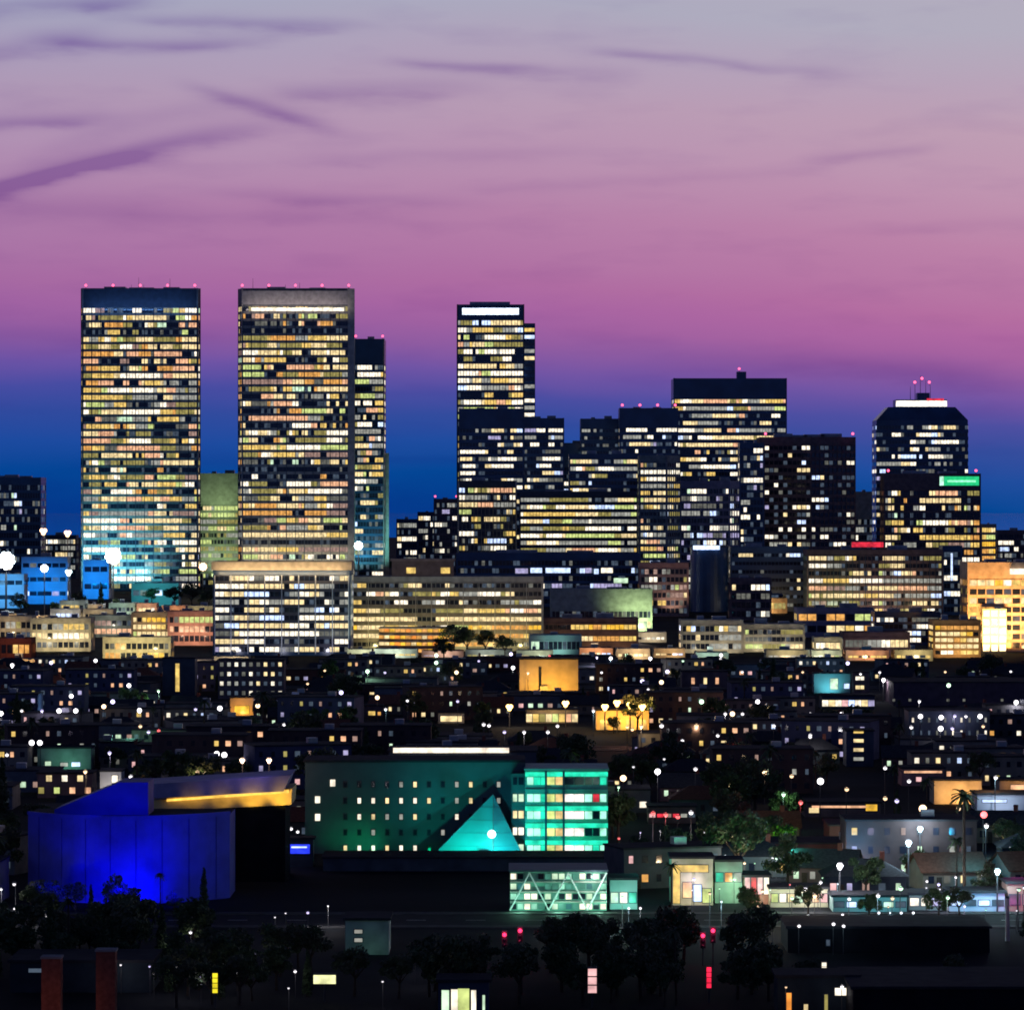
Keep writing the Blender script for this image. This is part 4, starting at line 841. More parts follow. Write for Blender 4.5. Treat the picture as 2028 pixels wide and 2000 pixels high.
for r in range(1, 4):
    b = MB(); b.box(-w / 2, w / 2, -5.0, -4.11, r * ht / 4 - .2, r * ht / 4, PALEC); b.build('deck', rt)
for q in (-6, 0, 6): lamp_or_fill(rt, (q, -8, 1), 450, (.35, 1, .7), .3)
lamp_or_fill(rt, (5.5, -7, 5), 500, (.8, 1, .9), .3)
occ(X(1106, D), D + 1, w / 2 + 1, 9)
# lit shops on the boulevard's far side
def shop(nm, lb, x0, x1, yt, yb, wall, cols, lc=None, e=900, cat='shop', zz=1.0, hh=1.6):
    n = len(cols); ww = m_px(x1 - x0, Dof(yb)) / n * .78
    return simple_block(nm, lb, x0, x1, yt, yb, wall, 7, [((i + .5) / n, zz, ww, hh, ML(c) if isinstance(c, str) else c) for i, c in enumerate(cols)], cat=cat,
                        lights=((.3, 1, 5, e, lc, 140), (.75, 1, 5, e, lc, 140)) if lc else ())
ysb = simple_block('yellow_frame_shop', 'yellow-lit shop with a square portal frame beside the teal shops', 1330, 1412, 1700, 1792, CREAM, 8,
             [(.12, .3, 1.1, 6.0, ML('yellow')), (.5, 5.2, 5.0, 1.1, ML('yellow')), (.38, 1.2, 1.4, 2.4, ML('peach')), (.62, .6, 1.3, 2.6, ML('cool')), (.85, .4, 1.3, 2.2, ML('lime'))], lights=((.4, 1, 6, 700, (1, .85, .35), 130),), cat='shop')
shop('teal_shop', 'narrow teal-white shop right beside the glazed garage', 1208, 1262, 1742, 1800, TEALW, ['mint', 'white', 'teal'], (.3, 1, .8), 500)
shop('red_white_shop', 'shop front with red and pale panels in the middle of the lit strip', 1474, 1524, 1736, 1790, PINKS, ['pink', 'red', 'pink', 'white'], (1, .5, .4), 350, zz=1.6, hh=2.6)
shop('cream_front_shop', 'cream-lit low shop next to the red and pale shop front', 1526, 1640, 1760, 1796, CREAM, ['lime', 'white', 'cream', 'mint', 'cream', 'peach', 'pink'], (.9, 1, .6), 300, zz=.8, hh=1.3)
shop('green_canopy_shop', 'dark shop under a green-lit tree, small orange window', 1416, 1470, 1706, 1788, GREYG, ['teal', 'orange', 'grey'], (.2, 1, .5), 350, zz=3.4, hh=1.4)
shop('white_sign_shop', 'low shop with one white sign window right of the tall street floodlight', 1800, 1866, 1772, 1802, GREYG, ['white', 'white', 'lav'], (.5, .8, 1), 250, zz=.7, hh=1.2)
shop('blue_washed_shop', 'low shop washed steel blue near the right edge', 1880, 1990, 1768, 1804, BLUEW, ['cool', 'slate', 'cool', 'slate'], (.1, .6, 1), 420, zz=.9, hh=.8)
shop('magenta_shop', 'shop washed magenta at the right margin', 1996, 2050, 1750, 1804, PINKS, ['slate', 'pink'], (1, .1, .6), 260)
shop('long_teal_shop', 'long low teal-washed shop behind the tall street floodlight', 1650, 1796, 1776, 1806, TEALW, ['slate', 'cool', 'teal', 'slate', 'mint', 'slate'], (.1, .7, .85), 380, zz=.8, hh=.8)
shop('dim_rose_house', 'dark house with a row of tiny rose windows right of the turquoise wing', 1284, 1378, 1598, 1630, BROWN, ['pink', 'red', 'rose', 'red', 'grey', 'slate'], None, zz=1.2, hh=.7, cat='house')
# foreground -----------------------------------------------------------------
D = 478
for i, (a, b_, yt, lb) in enumerate([(84, 122, 1896, 'red-brown brick chimney stack at the lower left, outer one'), (192, 230, 1882, 'red-brown brick chimney stack at the lower left, inner one')]):
    rt = root('brick_chimney_stack', lb, 'chimney', (X((a + b_) / 2, D), D, 0), group='brick stacks at the near corner'); w = m_px(b_ - a, D); h = Z(yt, D)
    b = MB(); b.box(-w / 2, w / 2, -1.2, 1.2, 0, h, BRICK); b.build('shaft', rt)
    b = MB(); b.box(-w / 2 - .12, w / 2 + .12, -1.32, 1.32, h, h + .25, CONC); b.build('cap', rt)
    lamp_or_fill(rt, (-w / 2 - 2, -5, 2), 70, (1, .45, .25), .3)
    occ(X((a + b_) / 2, D), D, 3, 3)
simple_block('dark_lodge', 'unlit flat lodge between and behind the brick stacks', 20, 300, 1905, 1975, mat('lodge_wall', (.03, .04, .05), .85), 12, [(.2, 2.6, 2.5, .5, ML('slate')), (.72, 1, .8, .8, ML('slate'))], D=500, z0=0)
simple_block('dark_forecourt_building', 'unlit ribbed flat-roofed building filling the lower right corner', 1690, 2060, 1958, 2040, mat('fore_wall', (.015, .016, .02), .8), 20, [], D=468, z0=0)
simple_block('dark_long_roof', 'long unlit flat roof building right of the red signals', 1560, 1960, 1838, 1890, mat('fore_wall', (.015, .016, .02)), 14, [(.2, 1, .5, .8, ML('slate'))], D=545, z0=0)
rt = simple_block('entrance_canopy', 'bright white-green entrance panels at the bottom edge of the view', 868, 968, 1944, 2010, DARKC, 6, [(.14, .2, .9, 3.2, ML('mint')), (.32, .2, .8, 3.3, ML('white')), (.5, .2, 1.4, 3.4, ML('lime')), (.7, .2, .6, 3.2, ML('white')), (.9, .2, .3, 2.6, ML('mint'))], D=475, z0=0, cat='building')
simple_block('floodlit_gatehouse', 'small gatehouse with scattered white and orange lights at the bottom right', 1540, 1700, 1935, 2010, mat('lodge_wall', (.03, .04, .05)), 7, [(.14, .3, .6, 2.4, ML('orange')), (.35, .3, .5, 1.0, ML('cream')), (.78, 2.4, 1.4, .9, ML('white')), (.9, .3, .5, 2, ML('peach')), (.6, .5, .4, 2, ML('olive'))], D=478, z0=0)
simple_block('green_dim_villa', 'dim villa washed faint green below the dark podium', 684, 770, 1822, 1890, mat('villa_wall', (.3, .33, .3), .85), 9, [(.3, 3, 1.1, .5, ML('grey')), (.3, 1.8, 1.1, .5, ML('grey'))], lights=((.6, .5, 4, 60, (.35, 1, .6), 140),))
def post_sign(name, label, px, y0, y1, wpx, m, yb=None, cat='sign', D=None):
    D = D or Dof(yb); rt = root(name, label, cat, (X(px, D), D, gz(D))); w = m_px(wpx, D); za, zb = Z(y1, D) - gz(D), Z(y0, D) - gz(D)
    b = MB(); b.tube((0, 0, 0), (0, 0, max(za, .1)), .12, .12, POLE, 6); b.build('post', rt)
    b = MB(); b.box(-w / 2 - .06, w / 2 + .06, -.12, .12, za, zb, POLE); c = b.build('casing', rt)
    n = max(1, round((zb - za) / (w * 1.1))); hh = (zb - za - .1) / n
    for i in range(n):
        b = MB(); b.box(-w / 2, w / 2, -.16, -.125, za + .05 + i * hh, za + .05 + (i + .85) * hh, m); b.build('lit_panel', c)
    occ(X(px, D), D, .6, .6); return rt
post_sign('upright_sign', 'upright rose-white lit sign near the bottom of the view', 1173, 1914, 1966, 17, ML('pink'), D=485)
post_sign('upright_sign', 'upright red neon sign below the paired red signals', 1404, 1912, 1956, 9, lit('neon_red', (1.4, .03, .10), 1), D=490)
post_sign('upright_sign', 'upright yellow lit sign at the lower left', 426, 1924, 1966, 10, lit('neon_yellow', (1.1, .9, .03), 1), D=485)
post_sign('upright_sign', 'upright bright white sign standing over the gatehouse', 1632, 1903, 1958, 9, ML('white'), D=490)
post_sign('wide_sign', 'wide pale yellow lit sign at the lower left of centre', 643, 1926, 1948, 44, lit('pale_yel', (1.1, 1.1, .55), 1), D=490)
# traffic signals
def signal(px, py, label):
    D = Dof(1912); rt = root('traffic_signal', label, 'traffic signal', (X(px, D), D, 0), group='red traffic signals'); h = Z(py, D)
    b = MB(); b.tube((0, 0, 0), (0, 0, h - .9), .1, .08, POLE, 6); b.build('pole', rt)
    b = MB(); b.box(-.35, .35, -.2, .2, h - 1.7, h + .5, POLE); hs = b.build('housing', rt)
    for k, m in enumerate((lit('sig_red', (2.2, .06, .22), 1.6, vary=0), GLASS, GLASS)):
        b = MB(); b.ball((0, -.24, h - k * .7), .28 if k == 0 else .22, m, 10, 6); b.build('lens', hs)
    lamp_or_fill(rt, (0, -.9, h), 60, (1, .05, .15), .3)
    occ(X(px, D), D, .5, .5)
signal(999, 1850, 'red signal, lower of the pair under the dark podium'); signal(1030, 1842, 'red signal, upper of the pair under the dark podium')
signal(1392, 1852, 'red signal, lower of the pair before the lit shops'); signal(1412, 1842, 'red signal, upper of the pair before the lit shops')
# tall bare pole at the right
D = 560; rt = root('tall_bare_pole', 'tall bare pale pole standing near the right edge', 'pole', (X(1995, D), D, 0)); h = Z(1778, D)
b = MB(); b.tube((0, 0, 0), (0, 0, h), .32, .24, mat('pole_pale', (.40, .34, .36), .7), 8); b.build('shaft', rt)
b = MB(); b.tube((0, 0, h), (0, 0, h + .3), .36, .2, POLE, 8); b.build('cap', rt)
lamp_or_fill(rt, (-2, -4, 6), 60, (1, .8, .8), .3); occ(X(1995, D), D, .6, .6)

# ------------------------------------------------------------------ things labelled by what they stand beside
LM = [(243, 1700, 'the blue curved hall'), (430, 1585, 'the golden terrace'), (593, 1690, 'the blue sign kiosk'), (730, 1620, 'the dark green office'), (946, 1650, 'the glass pyramid'),
      (1120, 1610, 'the turquoise glass wing'), (1106, 1770, 'the glazed garage'), (1371, 1750, 'the yellow portal shop'), (1500, 1765, 'the red and pale shop'), (1663, 1750, 'the tall street floodlight'),
      (1800, 1690, 'the ice-blue floodlight pair'), (1895, 1570, 'the orange-washed house'), (1670, 1605, 'the orange strip shop'), (1330, 1615, 'the rose-window house'), (1703, 1485, 'the ladder-window block'),
      (1880, 1440, 'the white-dotted block'), (1915, 1375, 'the purple warehouse'), (1680, 1392, 'the white shop strip'), (1395, 1350, 'the three-window house'), (1233, 1420, 'the orange loading yard'),
      (1087, 1345, 'the plain orange block'), (893, 1422, 'the cream pavilion'), (740, 1410, 'the amber cottage'), (893, 1486, 'the glowing white fascia'), (497, 1345, 'the square-window block'),
      (479, 1402, 'the orange kiosk'), (351, 1340, 'the stair-window block'), (127, 1503, 'the green-washed house'), (128, 1555, 'the crowded warm windows'), (219, 1550, 'the white end wall'),
      (250, 1290, 'the long cream house'), (30, 1245, 'the beige apartment house'), (88, 1150, 'the blue-lit hall'), (308, 1180, 'the teal-lit block'), (820, 1270, 'the golden podium'), (1170, 1255, 'the golden arcade'),
      (1410, 1265, 'the cream shopping block'), (1640, 1285, 'the small yellow shop'), (1735, 1280, 'the glowing canopy hall'), (1960, 1250, 'the orange hotel'), (727, 1855, 'the dim green villa'),
      (103, 1950, 'the outer brick stack'), (211, 1940, 'the inner brick stack'), (426, 1945, 'the upright yellow sign'), (643, 1937, 'the wide yellow sign'), (918, 1975, 'the bright entrance panels'),
      (1015, 1848, 'the red signals by the podium'), (1173, 1940, 'the rose-white sign'), (1402, 1850, 'the red signals by the shops'), (1404, 1935, 'the red neon sign'), (1620, 1960, 'the lit gatehouse'),
      (1760, 1865, 'the long dark roof'), (1875, 1975, 'the dark corner building'), (1995, 1850, 'the tall bare pole'), (925, 1705, 'the dark podium'), (560, 1270, 'the ribbed office')]
PEND = []
PROT += [(452, 1012, 1694, 1835, 650), (985, 1050, 1828, 1862, 525), (1380, 1425, 1828, 1864, 525), (1160, 1188, 1912, 1968, 483), (1395, 1414, 1910, 1958, 488), (866, 970, 1944, 2009, 473), (610, 676, 1920, 1952, 488), (416, 436, 1920, 1968, 483), (1985, 2005, 1780, 1900, 555), (30, 450, 1550, 1765, 600), (284, 580, 1530, 1602, 640), (604, 1206, 1498, 1690, 690), (1008, 1204, 1726, 1800, 595), (854, 1040, 1565, 1695, 690), (1185, 1280, 1395, 1440, 1080), (1210, 2030, 1715, 1800, 590), (1029, 1145, 1300, 1365, 1280), (990, 1150, 1395, 1430, 1130), (0, 2028, 900, 1296, 1590)]
def hides(px, D, w, h):
    a = m_px(1, D); x0, x1 = px - w / 2 / a, px + w / 2 / a; y0 = Z(0, D); yt = HY + (H - gz(D) - h) * F / D; yb = HY + (H - gz(D)) * F / D
    return any(D < d and x1 > p and x0 < q and yt < s and yb > r for p, q, r, s, d in PROT)
def pend(o, look, px, py, kind): PEND.append((o, look, px, py, kind))

# ------------------------------------------------------------------ low lit blocks filling the foot of the skyline
rb = random.Random(91); LOWW = [('cream', CREAM), ('beige', BEIGE), ('pale stone', PALEC), ('pink', PINKS), ('grey-green', GREYG), ('ochre', mat('amber_stone', (.42, .25, .12)))]
LITW = [('gold', 'gold-lit'), ('mixed', 'mixed-lit'), ('cream', 'cream-lit'), ('warm', 'warm-lit'), ('white', 'white-lit')]
def lowrow(yb, y0, y1, x0, x1, wmin, wmax):
    x = x0
    while x < x1:
        w = rb.uniform(wmin, wmax); D = Dof(yb + rb.uniform(-3, 3)); yt = rb.uniform(y0, y1); xc = X(x + w / 2, D)
        if free(xc, D + 7, m_px(w, D) / 2, 7):
            (cn, wm), (pl_, pn) = rb.choice(LOWW), rb.choice(LITW)
            t_ = tower('low_office', None, x, x + w, yt, D, 13, pal=pl_, lit_p=.65, wall=wm, rows_px=11, crown=1, cat='low building', units=1, stay=.4, pw=2.2, mull=2.2, mullm=wm, wf=.55, proud=.12)
            t_['group'] = 'low lit blocks at the foot of the towers'
            lamp_or_fill(t_, (rb.uniform(-3, 3), -16, 1.5), rb.uniform(3500, 9000), rb.choice([(1, .8, .5), (1, .65, .3), (1, .95, .8), (.8, 1, .8)]), .6, 'SPOT', (0, -6.5, 4), 120, 1)  # wash spot added to brighten the block front
            pend(t_, pn + ' ' + cn + ' low block', x + w / 2, yb, cn + pn)
        x += w + rb.uniform(3, 16)
lowrow(1304, 1284, 1293, 690, 1050, 40, 90); lowrow(1303, 1282, 1292, 1150, 1340, 40, 80); lowrow(1308, 1290, 1297, 1380, 1900, 40, 90)
lowrow(1272, 1244, 1256, 1262, 1350, 34, 60); lowrow(1262, 1226, 1246, 1500, 1600, 34, 60); lowrow(1250, 1218, 1236, 1730, 1930, 34, 70)
lowrow(1250, 1208, 1226, -10, 430, 34, 80); lowrow(1228, 1192, 1208, 120, 430, 30, 60); lowrow(1322, 1304, 1311, 0, 430, 40, 90); lowrow(1212, 1180, 1194, 1360, 1900, 40, 70)
# ------------------------------------------------------------------ trees
def crown_mesh(b, rg, clumps, leaves, size, mats_):
    for (cx, cy, cz, r, rz) in clumps:
        m = rg.choice(mats_)
        for _ in range(leaves):
            while True:
                x, y, z = rg.uniform(-1, 1), rg.uniform(-1, 1), rg.uniform(-1, 1)
                q = x * x + y * y + z * z
                if .15 < q < 1: break
            p = Vector((cx + x * r, cy + y * r, cz + z * rz)); n = Vector((rg.gauss(0, 1), rg.gauss(0, 1), rg.gauss(0, 1))).normalized()
            a = n.orthogonal().normalized(); c = n.cross(a); s = size * rg.uniform(.6, 1.3)
            b.poly([p - a * s, p + c * s * .55, p + a * s, p - c * s * .55], m)
def make_tree(kind, seed):
    rg = random.Random(seed); rt = root({'round': 'leafy_tree', 'cypress': 'cypress_tree', 'palm': 'palm_tree'}[kind], None, 'tree', (0, 0, -500))
    t_ = MB(); b = MB()
    if kind == 'round':
        h = rg.uniform(8, 10); r = rg.uniform(3.2, 4.6); th = h * .38
        t_.tube((0, 0, -.3), (.2, 0, th), .32, .22, BARK, 7); cl = []
        for i in range(5):
            a = i * 1.256 + rg.random(); e = (math.cos(a) * r * .55, math.sin(a) * r * .55, th + (h - th) * rg.uniform(.35, .7)); t_.tube((.2, 0, th * .9), e, .17, .05, BARK, 5)
        for i in range(17):
            a = rg.uniform(0, 6.28); q = math.sqrt(rg.random()) * r * .8; z = th + (h - th) * rg.uniform(.08, .88); q *= 1 - .5 * max(0, (z - th) / (h - th) - .5)
            s = rg.uniform(.9, 1.7); cl.append((math.cos(a) * q, math.sin(a) * q, z, s, s * .75))
        crown_mesh(b, rg, cl, 110, .34, rg.choice([(LEAF1, LEAF2), (LEAF1, LEAF3), (LEAF2, LEAF3)]))
    elif kind == 'cypress':
        h = rg.uniform(9, 12); t_.tube((0, 0, -.3), (0, 0, h * .8), .25, .05, BARK, 6); cl = []
        for i in range(20):
            z = h * (.08 + .9 * i / 19); q = 1.15 * (1 - (i / 19) ** 1.6) + .2; cl.append((rg.uniform(-.2, .2), rg.uniform(-.2, .2), z, q, .8))
        crown_mesh(b, rg, cl, 80, .28, (LEAF1,))
    else:
        h = rg.uniform(10, 14); bx = rg.uniform(-.6, .6)
        t_.tube((0, 0, -.3), (bx * .5, 0, h * .5), .26, .2, BARK, 7); t_.tube((bx * .5, 0, h * .5), (bx, 0, h), .2, .17, BARK, 7)
        for i in range(26):
            a = i * 2.4; el = rg.uniform(-.7, 1.2); L = rg.uniform(1.7, 2.4); p0 = Vector((bx, 0, h)); prev = p0
            for k in range(1, 6):
                f = k / 5; p = Vector((bx + math.cos(a) * L * f * math.cos(el * .7), math.sin(a) * L * f * math.cos(el * .7), h + L * (math.sin(el) * f - .55 * f * f)))
                sd = Vector((-math.sin(a), math.cos(a), 0)) * (.34 * (1 - f * .7)); sp = Vector((-math.sin(a), math.cos(a), 0)) * (.34 * (1 - (f - .2) * .7))
                b.poly([prev - sp, p - sd, p, prev], LEAF3); b.poly([prev, p, p + sd + Vector((0, 0, -.12)), prev + sp + Vector((0, 0, -.12))], LEAF1); prev = p
    t_.build('trunk', rt); b.build('crown', rt); index_kids(rt)
    return rt
TREES = {'round': [make_tree('round', s) for s in range(6)], 'cypress': [make_tree('cypress', 50), make_tree('cypress', 51)], 'palm': [make_tree('palm', 60), make_tree('palm', 61), make_tree('palm', 62)]}
USED = set()
def place(protos, x, y, rz, sc_=1.0):
    pr_ = R.choice(protos)
    if pr_.name in USED: o = copy_tree(pr_)
    else: o = pr_; USED.add(pr_.name)
    o.location = (x, y, gz(y)); o.rotation_euler = (0, 0, rz); o.scale = (sc_,) * 3
    return o
NT = [0]
def tree(kind, px, py, sc_=1.0, force=False):
    if NT[0] >= 295: return
    D = Dof(py); x = X(px, D); r = {'round': 3.2, 'cypress': 1.2, 'palm': 1.0}[kind] * sc_
    if not force and (not free(x, D, r, r) or hides(px, D, r * 2, {'round': 9, 'cypress': 11, 'palm': 13}[kind] * sc_)): return
    NT[0] += 1; o = place(TREES[kind], x, D, R.uniform(0, 6.28), sc_); occ(x, D, r * .6, r * .6)
    look = {'round': 'small leafy tree' if sc_ < .75 else ('large leafy tree' if sc_ > 1.2 else 'leafy tree'), 'cypress': 'slender cypress', 'palm': 'fan palm'}[kind]
    o['group'] = {'round': 'leafy trees of the city', 'cypress': 'cypresses of the city', 'palm': 'palms of the city'}[kind]
    pend(o, look, px, py, kind)
# around the blue hall and boulevard
for px, py, k, s in [(110, 1802, 'round', .55), (150, 1800, 'round', .5), (180, 1806, 'cypress', .4), (232, 1806, 'round', .62), (262, 1806, 'round', .45), (318, 1806, 'palm', .48), (345, 1806, 'round', .35), (404, 1804, 'cypress', .62), (60, 1806, 'round', .5), (75, 1798, 'round', .45),
                     (1520, 1702, 'round', .8), (1545, 1706, 'round', .8), (1600, 1820, 'round', .55), (1480, 1822, 'round', .6), (1720, 1824, 'round', .5), (1860, 1824, 'round', .6), (1900, 1820, 'round', .5), (1330, 1822, 'palm', .7),
                     (300, 1200, 'round', 1.2), (345, 1205, 'round', 1.4), (380, 1208, 'round', 1.5), (410, 1215, 'round', 1.3), (150, 1215, 'round', 1.2), (200, 1222, 'cypress', 1.6), (240, 1226, 'round', 1.2), (108, 1226, 'round', 1.0), (40, 1218, 'round', 1.2),
                     (900, 1300, 'round', 1.3), (925, 1304, 'round', 1.3), (960, 1300, 'round', 1.1), (1000, 1306, 'round', 1.0), (880, 1310, 'round', 1.1), (770, 1140, 'round', 1.6), (800, 1142, 'round', 1.6), (840, 1140, 'round', 1.5), (740, 1138, 'round', 1.6)]:
    tree(k, px, py, s, True)
gt = [(1520, 1700), (1550, 1704)]
for px, py, e, c in ((1440, 1760, 900, (.1, 1, .5)), (1700, 1740, 1500, (.05, .5, 1)), (1780, 1725, 1800, (.05, .4, 1)), (1850, 1720, 1800, (.05, .4, 1)), (1900, 1690, 1400, (.1, .5, 1)), (1930, 1760, 1500, (.05, .6, 1)), (1560, 1745, 900, (.1, 1, .7)), (1640, 1740, 900, (.4, .6, 1)), (1270, 1780, 500, (.1, 1, .8)), (2010, 1790, 350, (1, .05, .6)), (1960, 1600, 900, (1, .5, .2)), (1480, 1440, 1500, (1, .5, .4)), (1250, 1480, 1800, (1, .4, .25)), (560, 1420, 1500, (.4, .5, 1)), (120, 1440, 1500, (.3, .7, 1)), (260, 1500, 900, (.3, 1, .7)), (1760, 1330, 3500, (.1, .7, 1)), (1600, 1345, 2500, (.2, .5, 1)), (300, 1330, 2500, (.3, .6, 1))):
    D = Dof(py); lamp_or_fill(None, (X(px, D), D - 3, gz(D) + 6), e, c, .4)  # bare coloured point lights added to tint ground and trees nearby
for px, py in gt: lamp_or_fill(None, (X(px, Dof(py)), Dof(py) - 6, 2), 2600, (.3, 1, .08), .3, 'SPOT', (X(px, Dof(py)), Dof(py), 6), 110)

for _ in range(900):
    if NT[0] >= 118: break
    tree('round' if R.random() < .8 else 'cypress', R.uniform(-10, 2040), R.uniform(1850, 1996), R.uniform(.55, .95))
# ------------------------------------------------------------------ houses, copied
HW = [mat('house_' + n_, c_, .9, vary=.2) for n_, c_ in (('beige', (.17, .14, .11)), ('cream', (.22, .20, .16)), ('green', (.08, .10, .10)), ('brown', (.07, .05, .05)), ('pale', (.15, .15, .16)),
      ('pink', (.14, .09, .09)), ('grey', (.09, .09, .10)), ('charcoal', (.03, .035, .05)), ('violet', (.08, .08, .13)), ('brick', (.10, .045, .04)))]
def make_house(i):
    rg = random.Random(500 + i); kind = i % 5
    wallm = HW[i % 10]
    nm = ['gabled_house', 'flat_roofed_flats', 'hipped_house', 'three_storey_flats', 'low_shed'][kind]
    look = ['gabled house', 'flat-roofed flats', 'hip-roofed house', 'three-storey flats', 'long low shed'][kind]
    w, d, h = [(11, 8, 3.2), (17, 10, 6.4), (13, 9, 3.4), (22, 12, 9.6), (24, 13, 4.6)][kind]
    rt = root(nm, None, 'house' if kind in (0, 2) else ('shed' if kind == 4 else 'apartment building'), (0, 0, -500))
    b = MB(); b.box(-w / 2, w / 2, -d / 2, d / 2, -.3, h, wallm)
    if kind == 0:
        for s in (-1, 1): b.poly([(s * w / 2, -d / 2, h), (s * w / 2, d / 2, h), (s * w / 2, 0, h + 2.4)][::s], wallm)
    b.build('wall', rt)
    b = MB(); rm = TILE if i % 3 == 0 else SHING
    if kind == 0:
        for s in (-1, 1):
            b.poly([(-w / 2 - .5, s * (d / 2 + .5), h - .2), (w / 2 + .5, s * (d / 2 + .5), h - .2), (w / 2 + .5, 0, h + 2.6), (-w / 2 - .5, 0, h + 2.6)][::-s], rm)
            b.poly([(-w / 2 - .5, s * (d / 2 + .5), h - .36), (w / 2 + .5, s * (d / 2 + .5), h - .36), (w / 2 + .5, 0, h + 2.44), (-w / 2 - .5, 0, h + 2.44)][::s], rm)
    elif kind == 2:
        A_ = [(-w / 2 - .5, -d / 2 - .5), (w / 2 + .5, -d / 2 - .5), (w / 2 + .5, d / 2 + .5), (-w / 2 - .5, d / 2 + .5)]; T0, T1 = (-w / 2 + 4, 0, h + 2.5), (w / 2 - 4, 0, h + 2.5)
        P3 = [(x, y, h) for x, y in A_]
        b.poly([P3[0], P3[1], T1, T0], rm); b.poly([P3[1], P3[2], T1], rm); b.poly([P3[2], P3[3], T0, T1], rm); b.poly([P3[3], P3[0], T0], rm); b.poly(P3[::-1], rm)
    else:
        b.box(-w / 2 - .2, w / 2 + .2, -d / 2 - .2, d / 2 + .2, h, h + .3, ROOFD)
    rf = b.build('roof', rt)
    b = MB()
    if kind in (0, 2): b.box(w * .2, w * .2 + .8, -.4, .4, h + 1, h + 3.6, BRICK); b.build('chimney', rf)
    else: b.box(w * .1, w * .1 + 2.2, -1, 1, h + .3, h + 1.5, METAL); b.build('roof_unit', rt)
    rows = {0: 1, 1: 2, 2: 1, 3: 3, 4: 1}[kind]; n = {0: 4, 1: 7, 2: 5, 3: 8, 4: 8}[kind]
    for r in range(rows):
        for j in range(n):
            x = -w / 2 + (j + .5) * w / n
            on = rg.random() < (.6, .5, .6, .5, .5)[kind]
            m = ML(rg.choice(['white', 'cream', 'cream', 'yellow', 'amber', 'peach', 'cool', 'grey', 'grey', 'pink', 'lav', 'olive', 'dim', 'mint', 'rose'])) if on else (ML('slate') if rg.random() < .2 else GLASS)
            b = MB(); ww = rg.uniform(.35, .6) if kind != 4 else .7; b.box(x - ww, x + ww, -d / 2 - .07, -d / 2 - .01, 1.1 + r * 3.1, 2.3 + r * 3.1, m); b.build('window', rt)
    b = MB(); b.box(-w / 2 + w / n - .45, -w / 2 + w / n + .45, -d / 2 - .09, -d / 2 - .01, 0, 2.1, BARK); b.build('door', rt)
    index_kids(rt)
    return rt, look, w, d
HP = [make_house(i) for i in range(15)]
usedh = set(); nh = 0
WORDS = {BEIGE: 'beige'}
colw = ['beige', 'cream', 'grey-green', 'brown', 'pale grey', 'pink', 'grey', 'charcoal', 'violet-grey', 'brick']
def house(px, py, i=None):
    global nh
    i = R.randrange(15) if i is None else i
    h0, look, w, d = HP[i]; D = Dof(py); x = X(px, D)
    if py > 1812: return
    if py > 1790 and (i % 5 in (1, 3) or R.random() < .6 or i % 10 in (0, 1, 4)): return
    if not free(x, D + d / 2, w / 2 + .8, d / 2 + .8) or hides(px, D, w, {0: 5.8, 1: 7, 2: 6, 3: 10.5, 4: 5}[i % 5]): return
    if h0.name in usedh: o = copy_tree(h0)
    else: o = h0; usedh.add(h0.name)
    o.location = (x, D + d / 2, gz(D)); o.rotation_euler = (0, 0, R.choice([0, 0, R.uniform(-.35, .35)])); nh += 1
    occ(x, D + d / 2, w / 2, d / 2); o['group'] = 'dark low houses of the city'
    pend(o, colw[i % 10] + ' ' + look, px, py, 'h%d' % i)
for _ in range(4000):
    if nh >= 250: break
    py = R.uniform(1304, 1990) if R.random() < .55 else R.uniform(1304, 1540); px = R.uniform(-120, 2150); house(px, py)
for _ in range(3000):
    if NT[0] >= 295: break
    py = 1300 + 690 * R.random() ** 1.1; px = R.uniform(-20, 2050)
    tree('round' if R.random() < .74 else R.choice(['palm', 'cypress']), px, py, R.uniform(.55, 1.25))

# ------------------------------------------------------------------ street lamps and garden lamps, a fixed list, then random ones added for more points of light
def make_lamp(col, nm, k=5, hd=.62):
    rt = root(nm, None, 'street lamp', (0, 0, -500))
    b = MB(); b.tube((0, 0, 0), (0, 0, 7), .1, .07, POLE, 6); b.tube((0, 0, 7), (0, -1.0, 7.3), .06, .05, POLE, 5); b.build('pole', rt)
    b = MB(); b.box(-.3, .3, -1.5, -.8, 7.28, 7.45, POLE); hd_ = b.build('lamp_housing', rt)
    b = MB(); b.ball((0, -1.15, 7.12), hd, lit('lamp_' + nm + '%d_%d' % (int(col[2] * 100), int(k * 10)), col, k, vary=0), 10, 7); b.build('lamp_globe', hd_)
    index_kids(rt); return rt
SZ = ((.26, 1.3, 'small '), (.40, 2.0, ''), (.62, 4.0, 'bright '))
LCOL = {'white': ((1, .95, 1), 'white street lamp', (1, .95, 1)), 'warm': ((1, .66, .38), 'amber street lamp', (1, .7, .4)), 'cool': ((.55, .85, 1), 'bluish street lamp', (.5, .85, 1)),
        'lime': ((.6, 1, .65), 'greenish street lamp', (.5, 1, .6)), 'red': ((1, .14, .14), 'red-glowing street lamp', (1, .1, .1)), 'lav': ((.62, .55, .95), 'violet-white street lamp', (.8, .7, 1))}
LP = {(c, k): make_lamp(v[0], 'street_lamp', SZ[k][1], SZ[k][0]) for c, v in LCOL.items() for k in range(3)}
usedl = set(); NL = 0
